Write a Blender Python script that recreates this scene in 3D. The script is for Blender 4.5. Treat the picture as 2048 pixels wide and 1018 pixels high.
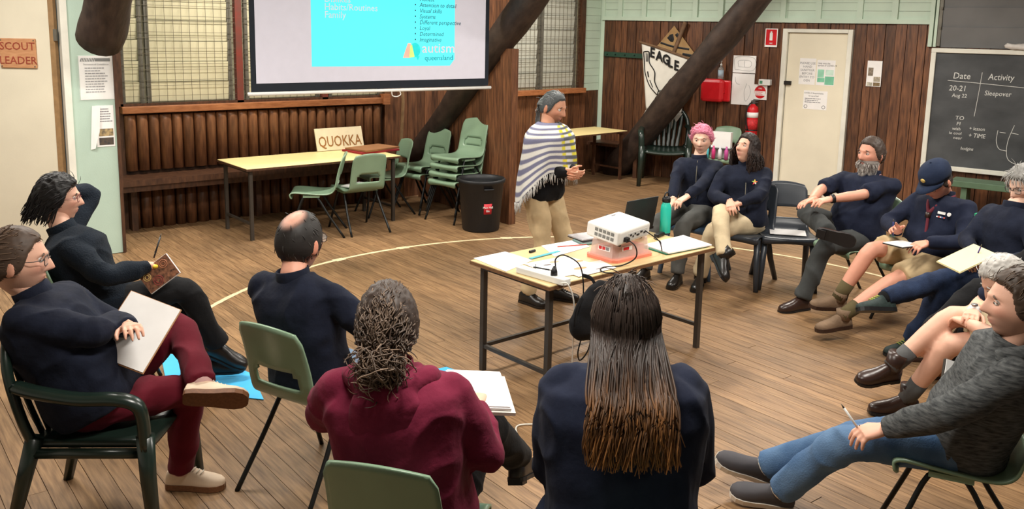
import bpy, bmesh, math, random
import numpy as np
from mathutils import Vector, Matrix, noise as mnoise
random.seed(7); rng = np.random.default_rng(7)
scene = bpy.context.scene
COL = scene.collection
for o in list(bpy.data.objects): bpy.data.objects.remove(o)

# ------------------------------------------------------------------ camera
CAM_H = 2.1
YAW, PITCH, ROLL, FPX, PPY = .668, .1692, .02026, 1773.0, 358.0
def cam_axes():
    cy, sy, cp, sp = math.cos(YAW), math.sin(YAW), math.cos(PITCH), math.sin(PITCH)
    fwd = Vector((sy*cp, cy*cp, -sp)); right = Vector((cy, -sy, 0)); up = right.cross(fwd)
    r2 = math.cos(ROLL)*right + math.sin(ROLL)*up; u2 = -math.sin(ROLL)*right + math.cos(ROLL)*up
    return r2, u2, fwd
r_, u_, f_ = cam_axes()
cd = bpy.data.cameras.new('camera'); cam = bpy.data.objects.new('camera', cd); COL.objects.link(cam)
M = Matrix((r_, u_, -f_)).transposed().to_4x4(); M.translation = (0, 0, CAM_H); cam.matrix_world = M
cd.sensor_width = 36; cd.lens = FPX/2048*36; cd.shift_y = -(509-PPY)/2048; cd.clip_start = .05
scene.camera = cam

# ------------------------------------------------------------------ light
wd = bpy.data.worlds.new('world'); scene.world = wd; wd.use_nodes = True
wd.node_tree.nodes['Background'].inputs[0].default_value = (.55, .6, .7, 1)
wd.node_tree.nodes['Background'].inputs[1].default_value = .15
LAMPS = [(1.6, 2.2), (4.6, 2.2), (7.6, 2.2), (1.9, 5.4), (4.9, 5.4), (7.9, 5.4), (3.6, 8.0), (7.2, 8.2), (.5, 6.9)]
CEIL = 3.35
for (lx, ly) in LAMPS:
    ld = bpy.data.lights.new('tube_light', 'AREA'); ld.shape = 'RECTANGLE'; ld.size = 1.3; ld.size_y = .3
    ld.energy = 78; ld.color = (1, .95, .87)
    lo = bpy.data.objects.new('tube_light', ld); COL.objects.link(lo); lo.location = (lx, ly, CEIL-.12)
scene.view_settings.view_transform = 'Standard'; scene.view_settings.look = 'None'
scene.view_settings.gamma = 1; scene.view_settings.use_curve_mapping = False
scene.view_settings.exposure = .18

# ------------------------------------------------------------------ materials
def lin(c):
    out = []
    for v in c:
        v = v/255.0
        out.append(v/12.92 if v <= .04045 else ((v+.055)/1.055)**2.4)
    return tuple(out)
def _n(nt, t, **kw):
    n = nt.nodes.new(t)
    for k, v in kw.items(): setattr(n, k, v)
    return n
MATS = {}
def mat(name, c, rough=.6, var=.12, scale=12, bump=0., bscale=60, metal=0., stretch=None, spec=.4, emit=0, alpha=1, trans=0, objrand=0., vcol=None, sheen=0, c2=None, island=False):
    """procedural material: colour c varied by noise towards c2 (or +-var), optional bump, per-object variation, colour attribute"""
    if name in MATS: return MATS[name]
    m = bpy.data.materials.new(name); m.use_nodes = True; nt = m.node_tree; L = nt.links.new
    b = nt.nodes['Principled BSDF']; b.inputs['Roughness'].default_value = rough; b.inputs['Metallic'].default_value = metal
    b.inputs['Specular IOR Level'].default_value = spec
    if sheen: b.inputs['Sheen Weight'].default_value = sheen
    tc = _n(nt, 'ShaderNodeTexCoord'); mp = _n(nt, 'ShaderNodeMapping'); L(tc.outputs['Object'], mp.inputs['Vector'])
    if stretch: mp.inputs['Scale'].default_value = stretch
    vec = mp.outputs['Vector']
    rnd = None
    if objrand or island:
        oi = _n(nt, 'ShaderNodeObjectInfo'); rnd = oi.outputs['Random']
        if island:
            ge = _n(nt, 'ShaderNodeNewGeometry'); ad = _n(nt, 'ShaderNodeMath', operation='ADD'); L(rnd, ad.inputs[0]); L(ge.outputs['Random Per Island'], ad.inputs[1])
            fr = _n(nt, 'ShaderNodeMath', operation='FRACT'); L(ad.outputs[0], fr.inputs[0]); rnd = fr.outputs[0]
        mu = _n(nt, 'ShaderNodeVectorMath', operation='MULTIPLY_ADD'); cb = _n(nt, 'ShaderNodeCombineXYZ')
        for i in range(3): L(rnd, cb.inputs[i])
        L(cb.outputs[0], mu.inputs[0]); mu.inputs[1].default_value = (37, 53, 71); L(vec, mu.inputs[2]); vec = mu.outputs[0]
    nz = _n(nt, 'ShaderNodeTexNoise'); L(vec, nz.inputs['Vector']); nz.inputs['Scale'].default_value = scale; nz.inputs['Detail'].default_value = 5
    cr = _n(nt, 'ShaderNodeValToRGB'); L(nz.outputs['Fac'], cr.inputs['Fac'])
    a = lin(c)
    if c2 is None: lo = tuple(max(0, x*(1-var)) for x in a); hi = tuple(min(1, x*(1+var)) for x in a)
    else: lo, hi = a, lin(c2)
    cr.color_ramp.elements[0].position = .3; cr.color_ramp.elements[1].position = .7
    cr.color_ramp.elements[0].color = (*lo, 1); cr.color_ramp.elements[1].color = (*hi, 1)
    colr = cr.outputs['Color']
    if vcol:
        at = _n(nt, 'ShaderNodeAttribute', attribute_name=vcol); mx = _n(nt, 'ShaderNodeMix', data_type='RGBA', blend_type='MULTIPLY')
        mx.inputs['Factor'].default_value = 1; L(at.outputs['Color'], mx.inputs[6]); L(colr, mx.inputs[7]); colr = mx.outputs[2]
    if rnd is not None and objrand:
        hs = _n(nt, 'ShaderNodeHueSaturation'); mr = _n(nt, 'ShaderNodeMapRange'); L(rnd, mr.inputs[0]); mr.inputs[3].default_value = 1-objrand; mr.inputs[4].default_value = 1+objrand
        L(mr.outputs[0], hs.inputs['Value']); L(colr, hs.inputs['Color']); colr = hs.outputs['Color']
    L(colr, b.inputs['Base Color'])
    if bump:
        n2 = _n(nt, 'ShaderNodeTexNoise'); L(vec, n2.inputs['Vector']); n2.inputs['Scale'].default_value = bscale; n2.inputs['Detail'].default_value = 4
        bp = _n(nt, 'ShaderNodeBump'); bp.inputs['Strength'].default_value = bump; bp.inputs['Distance'].default_value = .01
        L(n2.outputs['Fac'], bp.inputs['Height']); L(bp.outputs[0], b.inputs['Normal'])
    if emit: L(colr, b.inputs['Emission Color']); b.inputs['Emission Strength'].default_value = emit
    if trans: b.inputs['Transmission Weight'].default_value = trans
    if alpha < 1: b.inputs['Alpha'].default_value = alpha
    MATS[name] = m
    return m

# ------------------------------------------------------------------ geometry helpers
def V3(*a): return np.array(a, float)
def nrm(v): v = np.asarray(v, float); return v/max(np.linalg.norm(v), 1e-9)
class MB:
    def __init__(s): s.v = []; s.f = []; s.n = 0
    def add(s, vf):
        v, f = vf; s.v.append(np.asarray(v, float).reshape(-1, 3)); s.f += [tuple(i+s.n for i in q) for q in f]; s.n += len(s.v[-1]); return s
    def verts(s): return np.concatenate(s.v) if s.v else np.zeros((0, 3))
    def build(s, name, m, parent=None, smooth=False, col=None): return obj(name, s.verts(), s.f, m, parent, smooth, col)
def obj(name, v, f, m, parent=None, smooth=False, col=None):
    me = bpy.data.meshes.new(name); v = np.asarray(v, np.float32); me.vertices.add(len(v)); me.vertices.foreach_set('co', v.ravel())
    lens = np.fromiter((len(q) for q in f), np.int32, len(f)); tot = int(lens.sum()); me.loops.add(tot); me.polygons.add(len(f))
    me.loops.foreach_set('vertex_index', np.fromiter((i for q in f for i in q), np.int32, tot)); st = np.zeros(len(f), np.int32); st[1:] = np.cumsum(lens)[:-1]
    me.polygons.foreach_set('loop_start', st); me.polygons.foreach_set('loop_total', lens); me.update(calc_edges=True); me.validate()
    o = bpy.data.objects.new(name, me); COL.objects.link(o)
    if m is not None:
        for mm in (m if isinstance(m, (list, tuple)) else [m]): me.materials.append(mm)
    me.polygons.foreach_set('use_smooth', [bool(smooth)]*len(me.polygons))
    if col is not None:
        ca = me.color_attributes.new('Col', 'FLOAT_COLOR', 'POINT'); c4 = np.ones((len(me.vertices), 4), np.float32); c4[:, :3] = col; ca.data.foreach_set('color', c4.ravel())
    if parent is not None: o.parent = parent
    return o
def fixn(o):
    bm = bmesh.new(); bm.from_mesh(o.data); bmesh.ops.recalc_face_normals(bm, faces=bm.faces); bm.to_mesh(o.data); bm.free(); return o
def bev(o, w=.004, seg=2):
    md = o.modifiers.new('bevel', 'BEVEL'); md.width = w; md.segments = seg; md.limit_method = 'ANGLE'; return o
def tag(o, label=None, cat=None, group=None, kind=None):
    if label: o['label'] = label
    if cat: o['category'] = cat
    if group: o['group'] = group
    if kind: o['kind'] = kind
    return o
def empty(name, loc=(0, 0, 0), rz=0):
    o = bpy.data.objects.new(name, None); COL.objects.link(o); o.location = loc; o.rotation_euler = (0, 0, rz); o.empty_display_size = .1; return o
def rotz(a): c, s = math.cos(a), math.sin(a); return np.array([[c, -s, 0], [s, c, 0], [0, 0, 1.]])
def basis(fwd, up=(0, 0, 1)):
    """columns right, forward, up"""
    f = nrm(fwd); r = nrm(np.cross(f, up)); u = np.cross(r, f); return np.array([r, f, u]).T
def box(c, s, R=None):
    c = np.asarray(c, float); s = np.asarray(s, float)/2
    v = np.array([[x, y, z] for x in (-1, 1) for y in (-1, 1) for z in (-1, 1)], float)*s
    if R is not None: v = v@np.asarray(R).T
    return v+c, [(0, 1, 3, 2), (4, 6, 7, 5), (0, 4, 5, 1), (2, 3, 7, 6), (0, 2, 6, 4), (1, 5, 7, 3)]
def frames(P):
    P = np.asarray(P, float); n = len(P); T = np.zeros_like(P)
    T[1:-1] = P[2:]-P[:-2]; T[0] = P[1]-P[0]; T[-1] = P[-1]-P[-2]; T = np.array([nrm(t) for t in T])
    a = np.array([0, 0, 1.]) if abs(T[0][2]) < .9 else np.array([1., 0, 0])
    N = nrm(a-T[0]*(a@T[0])); out = []
    for i in range(n):
        N = nrm(N-T[i]*(N@T[i])); out.append((N.copy(), np.cross(T[i], N)))
    return T, out
def tube(P, r, n=8, caps=True, rb=None):
    """swept tube; r scalar or per-point; rb = second semi-axis"""
    P = np.asarray(P, float); k = len(P); r = np.broadcast_to(np.asarray(r, float), (k,)); rb_ = r if rb is None else np.broadcast_to(np.asarray(rb, float), (k,))
    T, fr = frames(P); a = np.arange(n)*2*math.pi/n; v = []
    for i in range(k):
        N, B = fr[i]; v.append(P[i]+np.outer(np.cos(a)*r[i], N)+np.outer(np.sin(a)*rb_[i], B))
    f = [(i*n+j, i*n+(j+1) % n, (i+1)*n+(j+1) % n, (i+1)*n+j) for i in range(k-1) for j in range(n)]
    if caps: f += [tuple(range(n-1, -1, -1)), tuple((k-1)*n+j for j in range(n))]
    return np.concatenate(v), f
def cyl(p0, p1, r0, r1=None, n=16): return tube([p0, p1], [r0, r0 if r1 is None else r1], n)
def loft(secs, caps=True):
    """secs: list of (n,3) loops"""
    n = len(secs[0]); k = len(secs); f = [(i*n+j, i*n+(j+1) % n, (i+1)*n+(j+1) % n, (i+1)*n+j) for i in range(k-1) for j in range(n)]
    if caps: f += [tuple(range(n-1, -1, -1)), tuple((k-1)*n+j for j in range(n))]
    return np.concatenate(secs), f
def ball(c, r, R=None, nu=14, nv=9):
    r = np.broadcast_to(np.asarray(r, float), (3,)); v = []; f = []
    v.append((0, 0, 1))
    for i in range(1, nv):
        t = math.pi*i/nv
        for j in range(nu): p = 2*math.pi*j/nu; v.append((math.sin(t)*math.cos(p), math.sin(t)*math.sin(p), math.cos(t)))
    v.append((0, 0, -1)); e = len(v)-1
    for j in range(nu): f.append((0, 1+j, 1+(j+1) % nu)); f.append((e, 1+(nv-2)*nu+(j+1) % nu, 1+(nv-2)*nu+j))
    for i in range(nv-2):
        for j in range(nu): a = 1+i*nu; f.append((a+j, a+nu+j, a+nu+(j+1) % nu, a+(j+1) % nu))
    v = np.array(v)*r
    if R is not None: v = v@np.asarray(R).T
    return v+np.asarray(c, float), f
def lathe(prof, c=(0, 0, 0), n=24):
    v = []; k = len(prof)
    for (r, z) in prof:
        for j in range(n): a = 2*math.pi*j/n; v.append((c[0]+r*math.cos(a), c[1]+r*math.sin(a), c[2]+z))
    f = [(i*n+j, i*n+(j+1) % n, (i+1)*n+(j+1) % n, (i+1)*n+j) for i in range(k-1) for j in range(n)]
    f += [tuple(range(n-1, -1, -1)), tuple((k-1)*n+j for j in range(n))]
    return np.array(v), f
def prism(poly, d, T=None):
    """extrude planar polygon (3D points) by vector d"""
    p = np.asarray(poly, float); n = len(p); v = np.concatenate([p, p+np.asarray(d, float)])
    f = [tuple(range(n-1, -1, -1)), tuple(range(n, 2*n))]+[(i, (i+1) % n, n+(i+1) % n, n+i) for i in range(n)]
    return v, f
def bez(pts, n=24):
    """Catmull-Rom through pts"""
    P = np.asarray(pts, float); P = np.vstack([2*P[0]-P[1], P, 2*P[-1]-P[-2]]); m = len(P)-3; k = max(2, n//m); t = np.arange(k)/k
    W = .5*np.stack([-t+2*t**2-t**3, 2-5*t**2+3*t**3, t+4*t**2-3*t**3, -t**2+t**3], 1)
    out = np.concatenate([W@P[i:i+4] for i in range(m)]+[P[-2:-1]]); return out
def remesh(mb, vox=.012, smooth=4):
    """fuse overlapping closed shapes into one continuous smooth surface -> (verts, faces)"""
    me = bpy.data.meshes.new('t'); me.from_pydata([tuple(x) for x in mb.verts().tolist()], [], mb.f)
    o = bpy.data.objects.new('t', me); COL.objects.link(o)
    bm = bmesh.new(); bm.from_mesh(me); bmesh.ops.recalc_face_normals(bm, faces=bm.faces); bm.to_mesh(me); bm.free()
    r = o.modifiers.new('r', 'REMESH'); r.mode = 'VOXEL'; r.voxel_size = vox; r.adaptivity = 0
    if smooth: s = o.modifiers.new('s', 'SMOOTH'); s.iterations = smooth; s.factor = .5
    ev = o.evaluated_get(bpy.context.evaluated_depsgraph_get()); m2 = ev.to_mesh()
    v = np.empty(len(m2.vertices)*3); m2.vertices.foreach_get('co', v); f = [tuple(p.vertices) for p in m2.polygons]
    nv = np.empty(len(m2.vertices)*3); m2.vertices.foreach_get('normal', nv)
    ev.to_mesh_clear(); bpy.data.objects.remove(o); bpy.data.meshes.remove(me)
    return v.reshape(-1, 3), f, nv.reshape(-1, 3)
def text_mesh(name, body, size, m, T, parent=None, shear=0, align='LEFT', extrude=.0012, sx=1, bold=0):
    """flat lettering; T = (origin, xdir, ydir)"""
    cu = bpy.data.curves.new('t', 'FONT'); cu.body = body; cu.size = size; cu.shear = shear; cu.align_x = align; cu.extrude = extrude; cu.offset = bold; cu.resolution_u = 2
    to = bpy.data.objects.new('t', cu); COL.objects.link(to)
    me = bpy.data.meshes.new_from_object(to.evaluated_get(bpy.context.evaluated_depsgraph_get())); bpy.data.objects.remove(to)
    v = np.empty(len(me.vertices)*3); me.vertices.foreach_get('co', v); v = v.reshape(-1, 3); v[:, 0] *= sx
    o3, x, y = [np.asarray(q, float) for q in T]; x = nrm(x); y = nrm(y); z = np.cross(x, y)
    w = o3+np.outer(v[:, 0], x)+np.outer(v[:, 1], y)+np.outer(v[:, 2], z)
    f = [tuple(p.vertices) for p in me.polygons]; bpy.data.meshes.remove(me)
    return obj(name, w, f, m, parent)
def lines_mesh(name, T, w, h, rows, m, parent=None, seed=1, th=.0010, fill=.8):
    """rows of small printed bars standing for unreadable print"""
    r = random.Random(seed); o3, x, y = [np.asarray(q, float) for q in T]; z = np.cross(x, y); mb = MB()
    for i in range(rows):
        yy = h*(1-(i+.5)/rows); x0 = 0
        while x0 < w*fill*r.uniform(.75, 1.1):
            l = r.uniform(.05, .16)*w
            if x0+l > w: break
            mb.add(prism([o3+x*x0+y*(yy-h/rows*.2), o3+x*(x0+l)+y*(yy-h/rows*.2), o3+x*(x0+l)+y*(yy+h/rows*.2), o3+x*x0+y*(yy+h/rows*.2)], z*th)); x0 += l+w*.02
    return mb.build(name, m, parent)
def dup(root, loc, rz):
    r = root.copy(); COL.objects.link(r); r.location = loc; r.rotation_euler = (0, 0, rz)
    for ch in root.children:
        c = ch.copy(); COL.objects.link(c); c.parent = r
        for g in ch.children: d = g.copy(); COL.objects.link(d); d.parent = c
    return r
# ================================================================== THE ROOM
class Wall:
    """vertical wall frame: origin, direction (to the right seen from the room), inward normal"""
    def __init__(s, o, e):
        s.o = np.array([o[0], o[1], 0.]); d = np.array([e[0]-o[0], e[1]-o[1], 0.]); s.len = np.linalg.norm(d); s.d = d/s.len; s.n = np.array([s.d[1], -s.d[0], 0.])
    def p(s, a, z, off=0.): return s.o+s.d*a+s.n*off+np.array([0, 0, z])
    def box(s, a0, a1, z0, z1, o0, o1):
        R = np.array([s.d, -s.n, [0, 0, 1]]).T
        return box(s.p((a0+a1)/2, (z0+z1)/2, (o0+o1)/2), (a1-a0, abs(o1-o0), z1-z0), R)
    def T(s, a, z, off): return (s.p(a, z, off), s.d, np.array([0, 0, 1.]))
WA = Wall((2.1, 9.29), (5.82, 9.29)); WB = Wall((5.82, 9.29), (9.3, 9.7)); WR = Wall((9.3, 9.7), (11.2, 2.5))
CORNER_DOOR = 2.761

m_floor = mat('floor_timber', (112, 84, 58), rough=.42, scale=5, stretch=(14, 1.0, 14), c2=(158, 124, 88), objrand=.16, bump=.12, bscale=16, spec=.35, island=True)
m_gap = mat('dark_gap', (38, 26, 18), rough=.9)
m_board = mat('wall_timber', (66, 40, 27), rough=.45, scale=4, stretch=(9, 9, 1.1), c2=(118, 77, 50), objrand=.36, bump=.15, bscale=14, spec=.4)
m_slab = mat('slab_timber', (92, 58, 38), rough=.42, scale=4, stretch=(8, 8, 1.2), c2=(138, 92, 60), objrand=.22, bump=.15, bscale=14, spec=.4)
m_dark = mat('dark_stained_timber', (58, 36, 24), rough=.5, scale=4, stretch=(8, 8, 2), c2=(92, 60, 40), bump=.1, bscale=16)
m_sill = mat('sill_timber', (134, 80, 46), rough=.5, scale=5, stretch=(2, 9, 9), c2=(168, 108, 68), bump=.1, bscale=20)
m_log = mat('log_bark_dark', (38, 28, 24), rough=.6, scale=5, stretch=(4, 1.4, 1.4), c2=(66, 52, 44), bump=.35, bscale=9)
m_green = mat('pale_green_paint', (190, 208, 190), rough=.5, var=.06, scale=3, bump=.04)
m_post = mat('pale_green_board', (176, 198, 184), rough=.55, var=.05, scale=3, bump=.06, bscale=90)
m_cream = mat('cream_door_paint', (226, 218, 196), rough=.5, var=.05, scale=2.5, bump=.04)
m_white = mat('aged_white_paint', (222, 220, 208), rough=.55, var=.08, scale=6, bump=.08)
m_pane = mat('cream_louvre_glass', (206, 198, 166), rough=.25, var=.10, scale=2.5, spec=.5)
m_pane2 = mat('frosted_louvre_glass', (184, 184, 172), rough=.25, var=.12, scale=2.5, spec=.5)
m_greyp = mat('grey_louvre_glass', (112, 112, 112), rough=.3, var=.12, scale=2.5, spec=.5)
m_wire = mat('wire_mesh_metal', (112, 104, 88), rough=.5, metal=.5)
m_frame = mat('louvre_frame_metal', (108, 104, 94), rough=.5, metal=.4)
m_red_t = mat('red_painted_timber', (120, 50, 40), rough=.5, var=.2, scale=10, c2=(96, 60, 50))
m_paper = mat('white_paper', (236, 234, 232), rough=.8, var=.03)
m_ink = mat('dark_print', (60, 60, 64), rough=.8)
m_ltink = mat('grey_print', (130, 130, 134), rough=.8)
m_plaster = mat('ceiling_paint', (205, 200, 190), rough=.8, var=.04)

# floor: slab, then single boards running along Y
floor = obj('floor', *box((4.4, 3.6, -.06), (13.6, 13, .08)), m_gap); tag(floor, kind='structure')
boards = []; bw = .088; r0 = random.Random(3)
x = -.3
while x < 10.5:
    y = 1.0-r0.random()*2.4
    while y < 9.75:
        l = r0.uniform(2.6, 5.2); y1 = min(y+l, 9.78)
        if y1 > 1.0: boards.append((x, max(y, .9), y1))
        y = y1+.002
    x += bw
boards = [b for b in boards if .61*(b[0])+.77*b[2] > 2.0 and b[2] > 1.3 and not (b[0] > 6 and b[2] < 2.2)]
boards.sort(key=lambda b: (b[0]**2+(.5*(b[1]+b[2]))**2)); rest = MB()
for i, (bx_, y0, y1) in enumerate(boards):
    dz = r0.uniform(-.0007, .0007); g = box((bx_+bw/2, (y0+y1)/2, -.01+dz), (bw-.0028, y1-y0-.002, .02))
    if i < 298: obj('floorboard', g[0], g[1], m_floor, floor)
    else: rest.add(g)
if rest.n: tag(rest.build('floorboards_beyond', m_floor, floor), kind='stuff')
# court circle painted on the floor
mb = MB(); r1 = random.Random(5)
a0 = math.radians(-5)
ring = []
for k in range(0, 150):
    a = math.radians(-18+k*1.25); ring.append(a)
for a, b in zip(ring[:-1], ring[1:]):
    w0 = .018+.004*r1.random()
    mb.add(prism([(4.2+math.cos(t)*q, 4.05+math.sin(t)*q, .0012) for t, q in ((a, 3.07-w0), (a, 3.07+w0), (b, 3.07+w0), (b, 3.07-w0))], (0, 0, .0008)))
for a in (1.16, 1.52, 1.75, 2.05):
    mb.add(prism([(4.2+math.cos(t)*q, 4.05+math.sin(t)*q, .0016) for t, q in ((a, 3.03), (a, 3.10), (a+.035, 3.11), (a+.035, 3.03))], (0, 0, .001)))
mb.build('court_line', mat('worn_line_paint', (218, 200, 160), rough=.6, var=.15, scale=20), floor)

# surrounding shell
def wallbox(name, c, s, m=m_plaster): return tag(obj(name, *box(c, s), m), kind='structure')
wallbox('ceiling', (4.4, 3.6, CEIL+.05), (13.8, 13.2, .1))
wallbox('wall_back', (4.4, -2.95, 1.65), (13.6, .1, 3.4)); wallbox('wall_side', (-2.4, 3.6, 1.65), (.1, 13.2, 3.4))
for (lx, ly) in LAMPS:
    e_ = empty('ceiling_light', (lx, ly, CEIL-.02)); tag(e_, 'white fluorescent batten fixed under the ceiling', 'ceiling light', 'fluorescent battens on the ceiling')
    obj('housing', *box((0, 0, -.01), (1.35, .2, .06)), m_white, e_)
    for dy in (-.05, .05): obj('tube', *tube([(-.62, dy, -.055), (.62, dy, -.055)], .013, 10), mat('lit_tube', (255, 244, 226), emit=6), e_)

# --- left wall, first bay: half-round slabs, bench, window with louvres behind wire mesh
wl = tag(obj('wall_left', *WA.box(0, 3.72, 0, 3.35, -.14, -.06), m_dark), kind='structure')
def slab(a, w, z0, z1, dome=True):
    R = w*.5; secs = []; n = 9
    zs = [z0, z1-.06, z1-.03, z1-.012, z1] if dome else [z0, z1]
    sc = [1, 1, .93, .75, .45] if dome else [1, 1]
    for z, s_ in zip(zs, sc):
        lp = [WA.p(a-R*s_, z, -.06)]+[WA.p(a-R*math.cos(t)*(.97), z, -.012+.052*s_*math.sin(t)) for t in np.linspace(0, math.pi, n)]+[WA.p(a+R*s_, z, -.06)]
        secs.append(np.array(lp))
    return loft(secs)
r1 = random.Random(9); a = .3
while a < 3.27:
    w = r1.uniform(.105, .13)
    if a+w > 3.28: break
    o = obj('slab', *slab(a+w/2, w-.004, .6, 1.16), m_slab, wl, True)
    o = obj('slab', *slab(a+w/2, w-.004, 0, .47, False), m_board, wl, True)
    a += w
a = 3.28
while a < 3.72:
    w = r1.uniform(.09, .13); obj('board', *WA.box(a, min(a+w-.003, 3.73), 0, 2.7, -.06, -.03+.008*r1.random()), m_board, wl); a += w
mb = MB().add(WA.box(.02, .3, 0, 2.7, -.06, -.02)); mb.build('corner_board', m_dark, wl)
bench = empty('wall_bench', tuple(WA.p(1.8, 0, .12))); tag(bench, 'long dark timber bench fixed along the log-slab wall', 'bench')
def local(e, vf): return (np.asarray(vf[0])-np.array(e.location), vf[1])
obj('seat', *local(bench, WA.box(.02, 3.1, .50, .56, -.02, .36)), m_dark, bench); obj('front_rail', *local(bench, WA.box(.02, 3.1, .44, .50, .30, .33)), m_dark, bench)
for a in (.3, 1.6, 2.9): obj('bracket', *local(bench, WA.box(a, a+.06, 0, .44, .02, .1)), m_dark, bench)

def louvre_window(name, W, a0, a1, z0, z1, mods, m_p, posts):
    e = tag(empty(name, tuple(W.p((a0+a1)/2, z0, -.03))), kind='structure')
    bk = obj('backing', *local(e, W.box(a0, a1, z0, z1, -.058, -.05)), mat('night_glass_backing', (150, 146, 122), rough=.6), e)
    for (b0, b1, st) in mods:
        z = z0+.03
        while z < z1:
            R = np.array([W.d, nrm(np.array([0, 0, 1.])+W.n*.10), np.cross(W.d, nrm(np.array([0, 0, 1.])+W.n*.10))]).T
            obj('louvre_pane', *local(e, box(W.p((b0+b1)/2, z+st/2, -.034), (b1-b0, st*.975, .006), R)), m_p, e); z += st
        for q in (b0, b1): obj('louvre_frame', *local(e, W.box(q-.02, q+.02, z0, z1, -.058, -.015)), m_frame, e)
    for (q, w, mm) in posts: obj('mullion', *local(e, W.box(q-w/2, q+w/2, z0, z1, -.058, .02)), mm, e)
    mb = MB(); q = a0+.03
    while q < a1: mb.add(W.box(q-.0018, q+.0018, z0, z1, -.006, -.002)); q += .083
    z = z0+.04; k = 0
    while z < z1: mb.add(W.box(a0, a1, z-.0018, z+.0018, -.002, .002)); z += (.055, .105)[k % 2]; k += 1
    g = MB(); g.v = [mb.verts()-np.array(e.location)]; g.f = mb.f; g.build('wire_mesh', m_wire, e)
    return e
w1 = louvre_window('window_1', WA, .29, 3.26, 1.25, 2.75, [(.31, .49, .21), (.56, 1.40, .205), (1.58, 2.4, .205), (2.56, 3.2, .205)], m_pane, [(1.49, .07, m_red_t), (2.48, .07, m_red_t), (.27, .05, m_dark)])
s = obj('window_sill', *local(w1, WA.box(.27, 3.27, 1.18, 1.25, -.06, .07)), m_sill, w1); bev(s, .006)
obj('sill_block', *local(w1, WA.box(3.2, 3.29, 1.17, 1.29, -.06, .09)), m_sill, w1)
obj('sill_cap', *local(w1, WA.box(.27, 3.25, 1.25, 1.275, -.06, .02)), m_dark, w1)
# --- left wall, second bay
wb = tag(obj('wall_left_far', *WB.box(0, WB.len+.2, 0, 3.35, -.14, -.06), m_dark), kind='structure')
a = 0.
while a < WB.len:
    w = r1.uniform(.1, .15); top = 1.2 if a > 1.5 else 2.75
    obj('board', *WB.box(a, min(a+w-.004, WB.len), 0, top, -.06, -.035+.01*r1.random()), m_board, wb); a += w
w2 = louvre_window('window_2', WB, 1.62, 3.05, 1.25, 2.75, [(1.66, 2.16, .2), (2.24, 2.93, .2)], m_pane2, [(3.06, .1, m_dark), (2.2, .03, m_frame)])
bev(obj('window_sill', *local(w2, WB.box(1.6, 3.1, 1.18, 1.25, -.06, .08)), m_sill, w2), .006)
for k in range(14): obj('weatherboard', *WB.box(3.12, WB.len, 1.2+k*.11, 1.2+k*.11+.107, -.06, -.03), m_green, wb)

# --- right wall
obj('corner_post', *WR.box(-.07, .03, 0, 3.35, -.09, -.02), m_green, wb)
wr = tag(obj('wall_right', *WR.box(-.2, WR.len, 0, 3.35, -.14, -.06), m_dark), kind='structure')
a = 0.
while a < 7.2:
    w = r1.uniform(.095, .16); a1 = a+w-.007
    lo = 0.
    if a < 2.76 < a1: a1 = 2.758
    if 2.75 < a < 3.64 and a1 > 3.65: a1 = 3.65
    if 2.755 < a and a1 <= 3.651 and a < 3.64: lo = 2.16
    obj('board', *WR.box(a, a1, lo, 2.235, -.06, -.035+.022*r1.random()), m_board, wr); a = a1+.007
obj('rail_trim', *WR.box(0, 4.53, 2.235, 2.29, -.06, .01), m_green, wr)
for k in range(5): obj('weatherboard', *WR.box(0, 4.53, 2.29+k*.1, 2.29+k*.1+.097, -.06, -.035), m_green, wr)
for q in (.295, .691, 1.074, 1.487, 1.864, 2.199, 2.731, 3.191, 3.702, 4.112): obj('stud', *WR.box(q-.035, q+.035, 2.29, 2.8, -.05, .0), m_green, wr)
w3 = tag(empty('window_3', tuple(WR.p(5.6, 2, 0))), kind='structure')
for q0, q1 in ((4.52, 4.565), (4.58, 4.61)): obj('window_frame', *local(w3, WR.box(q0, q1, 1.975, 2.8, -.05, .03)), m_green, w3)
obj('louvre_frame', *local(w3, WR.box(4.61, 4.65, 1.985, 2.8, -.05, .015)), m_frame, w3)
for k in range(4):
    z = 1.975+k*.225; up = nrm(np.array([0, 0, 1.])+WR.n*.10)
    R = np.array([WR.d, up, np.cross(WR.d, up)]).T
    obj('louvre_pane', *local(w3, box(WR.p(5.75, z+.115, -.005), (2.2, .235, .008), R)), m_greyp, w3)
    obj('clip', *local(w3, box(WR.p(4.645, z+.22, .02), (.03, .02, .03))), m_frame, w3)
# door in the right wall
d2 = tag(empty('door_2', tuple(WR.p(3.2, 0, 0))), kind='structure')
for args in ((2.761, 2.826, 0, 2.158), (3.59, 3.65, 0, 2.158)): bev(obj('door_frame', *local(d2, WR.box(*args, -.05, .03)), m_white, d2), .006)
bev(obj('door_frame', *local(d2, WR.box(2.826, 3.59, 2.11, 2.158, -.05, .03)), m_white, d2), .006)
obj('door_leaf', *local(d2, WR.box(2.835, 3.588, .01, 2.105, -.05, -.012)), m_cream, d2)
lt = obj('latch', *local(d2, WR.box(2.815, 2.91, 1.435, 1.485, -.01, .03)), mat('dark_steel', (52, 48, 44), rough=.45, metal=.6), d2); bev(lt, .006)
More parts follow.
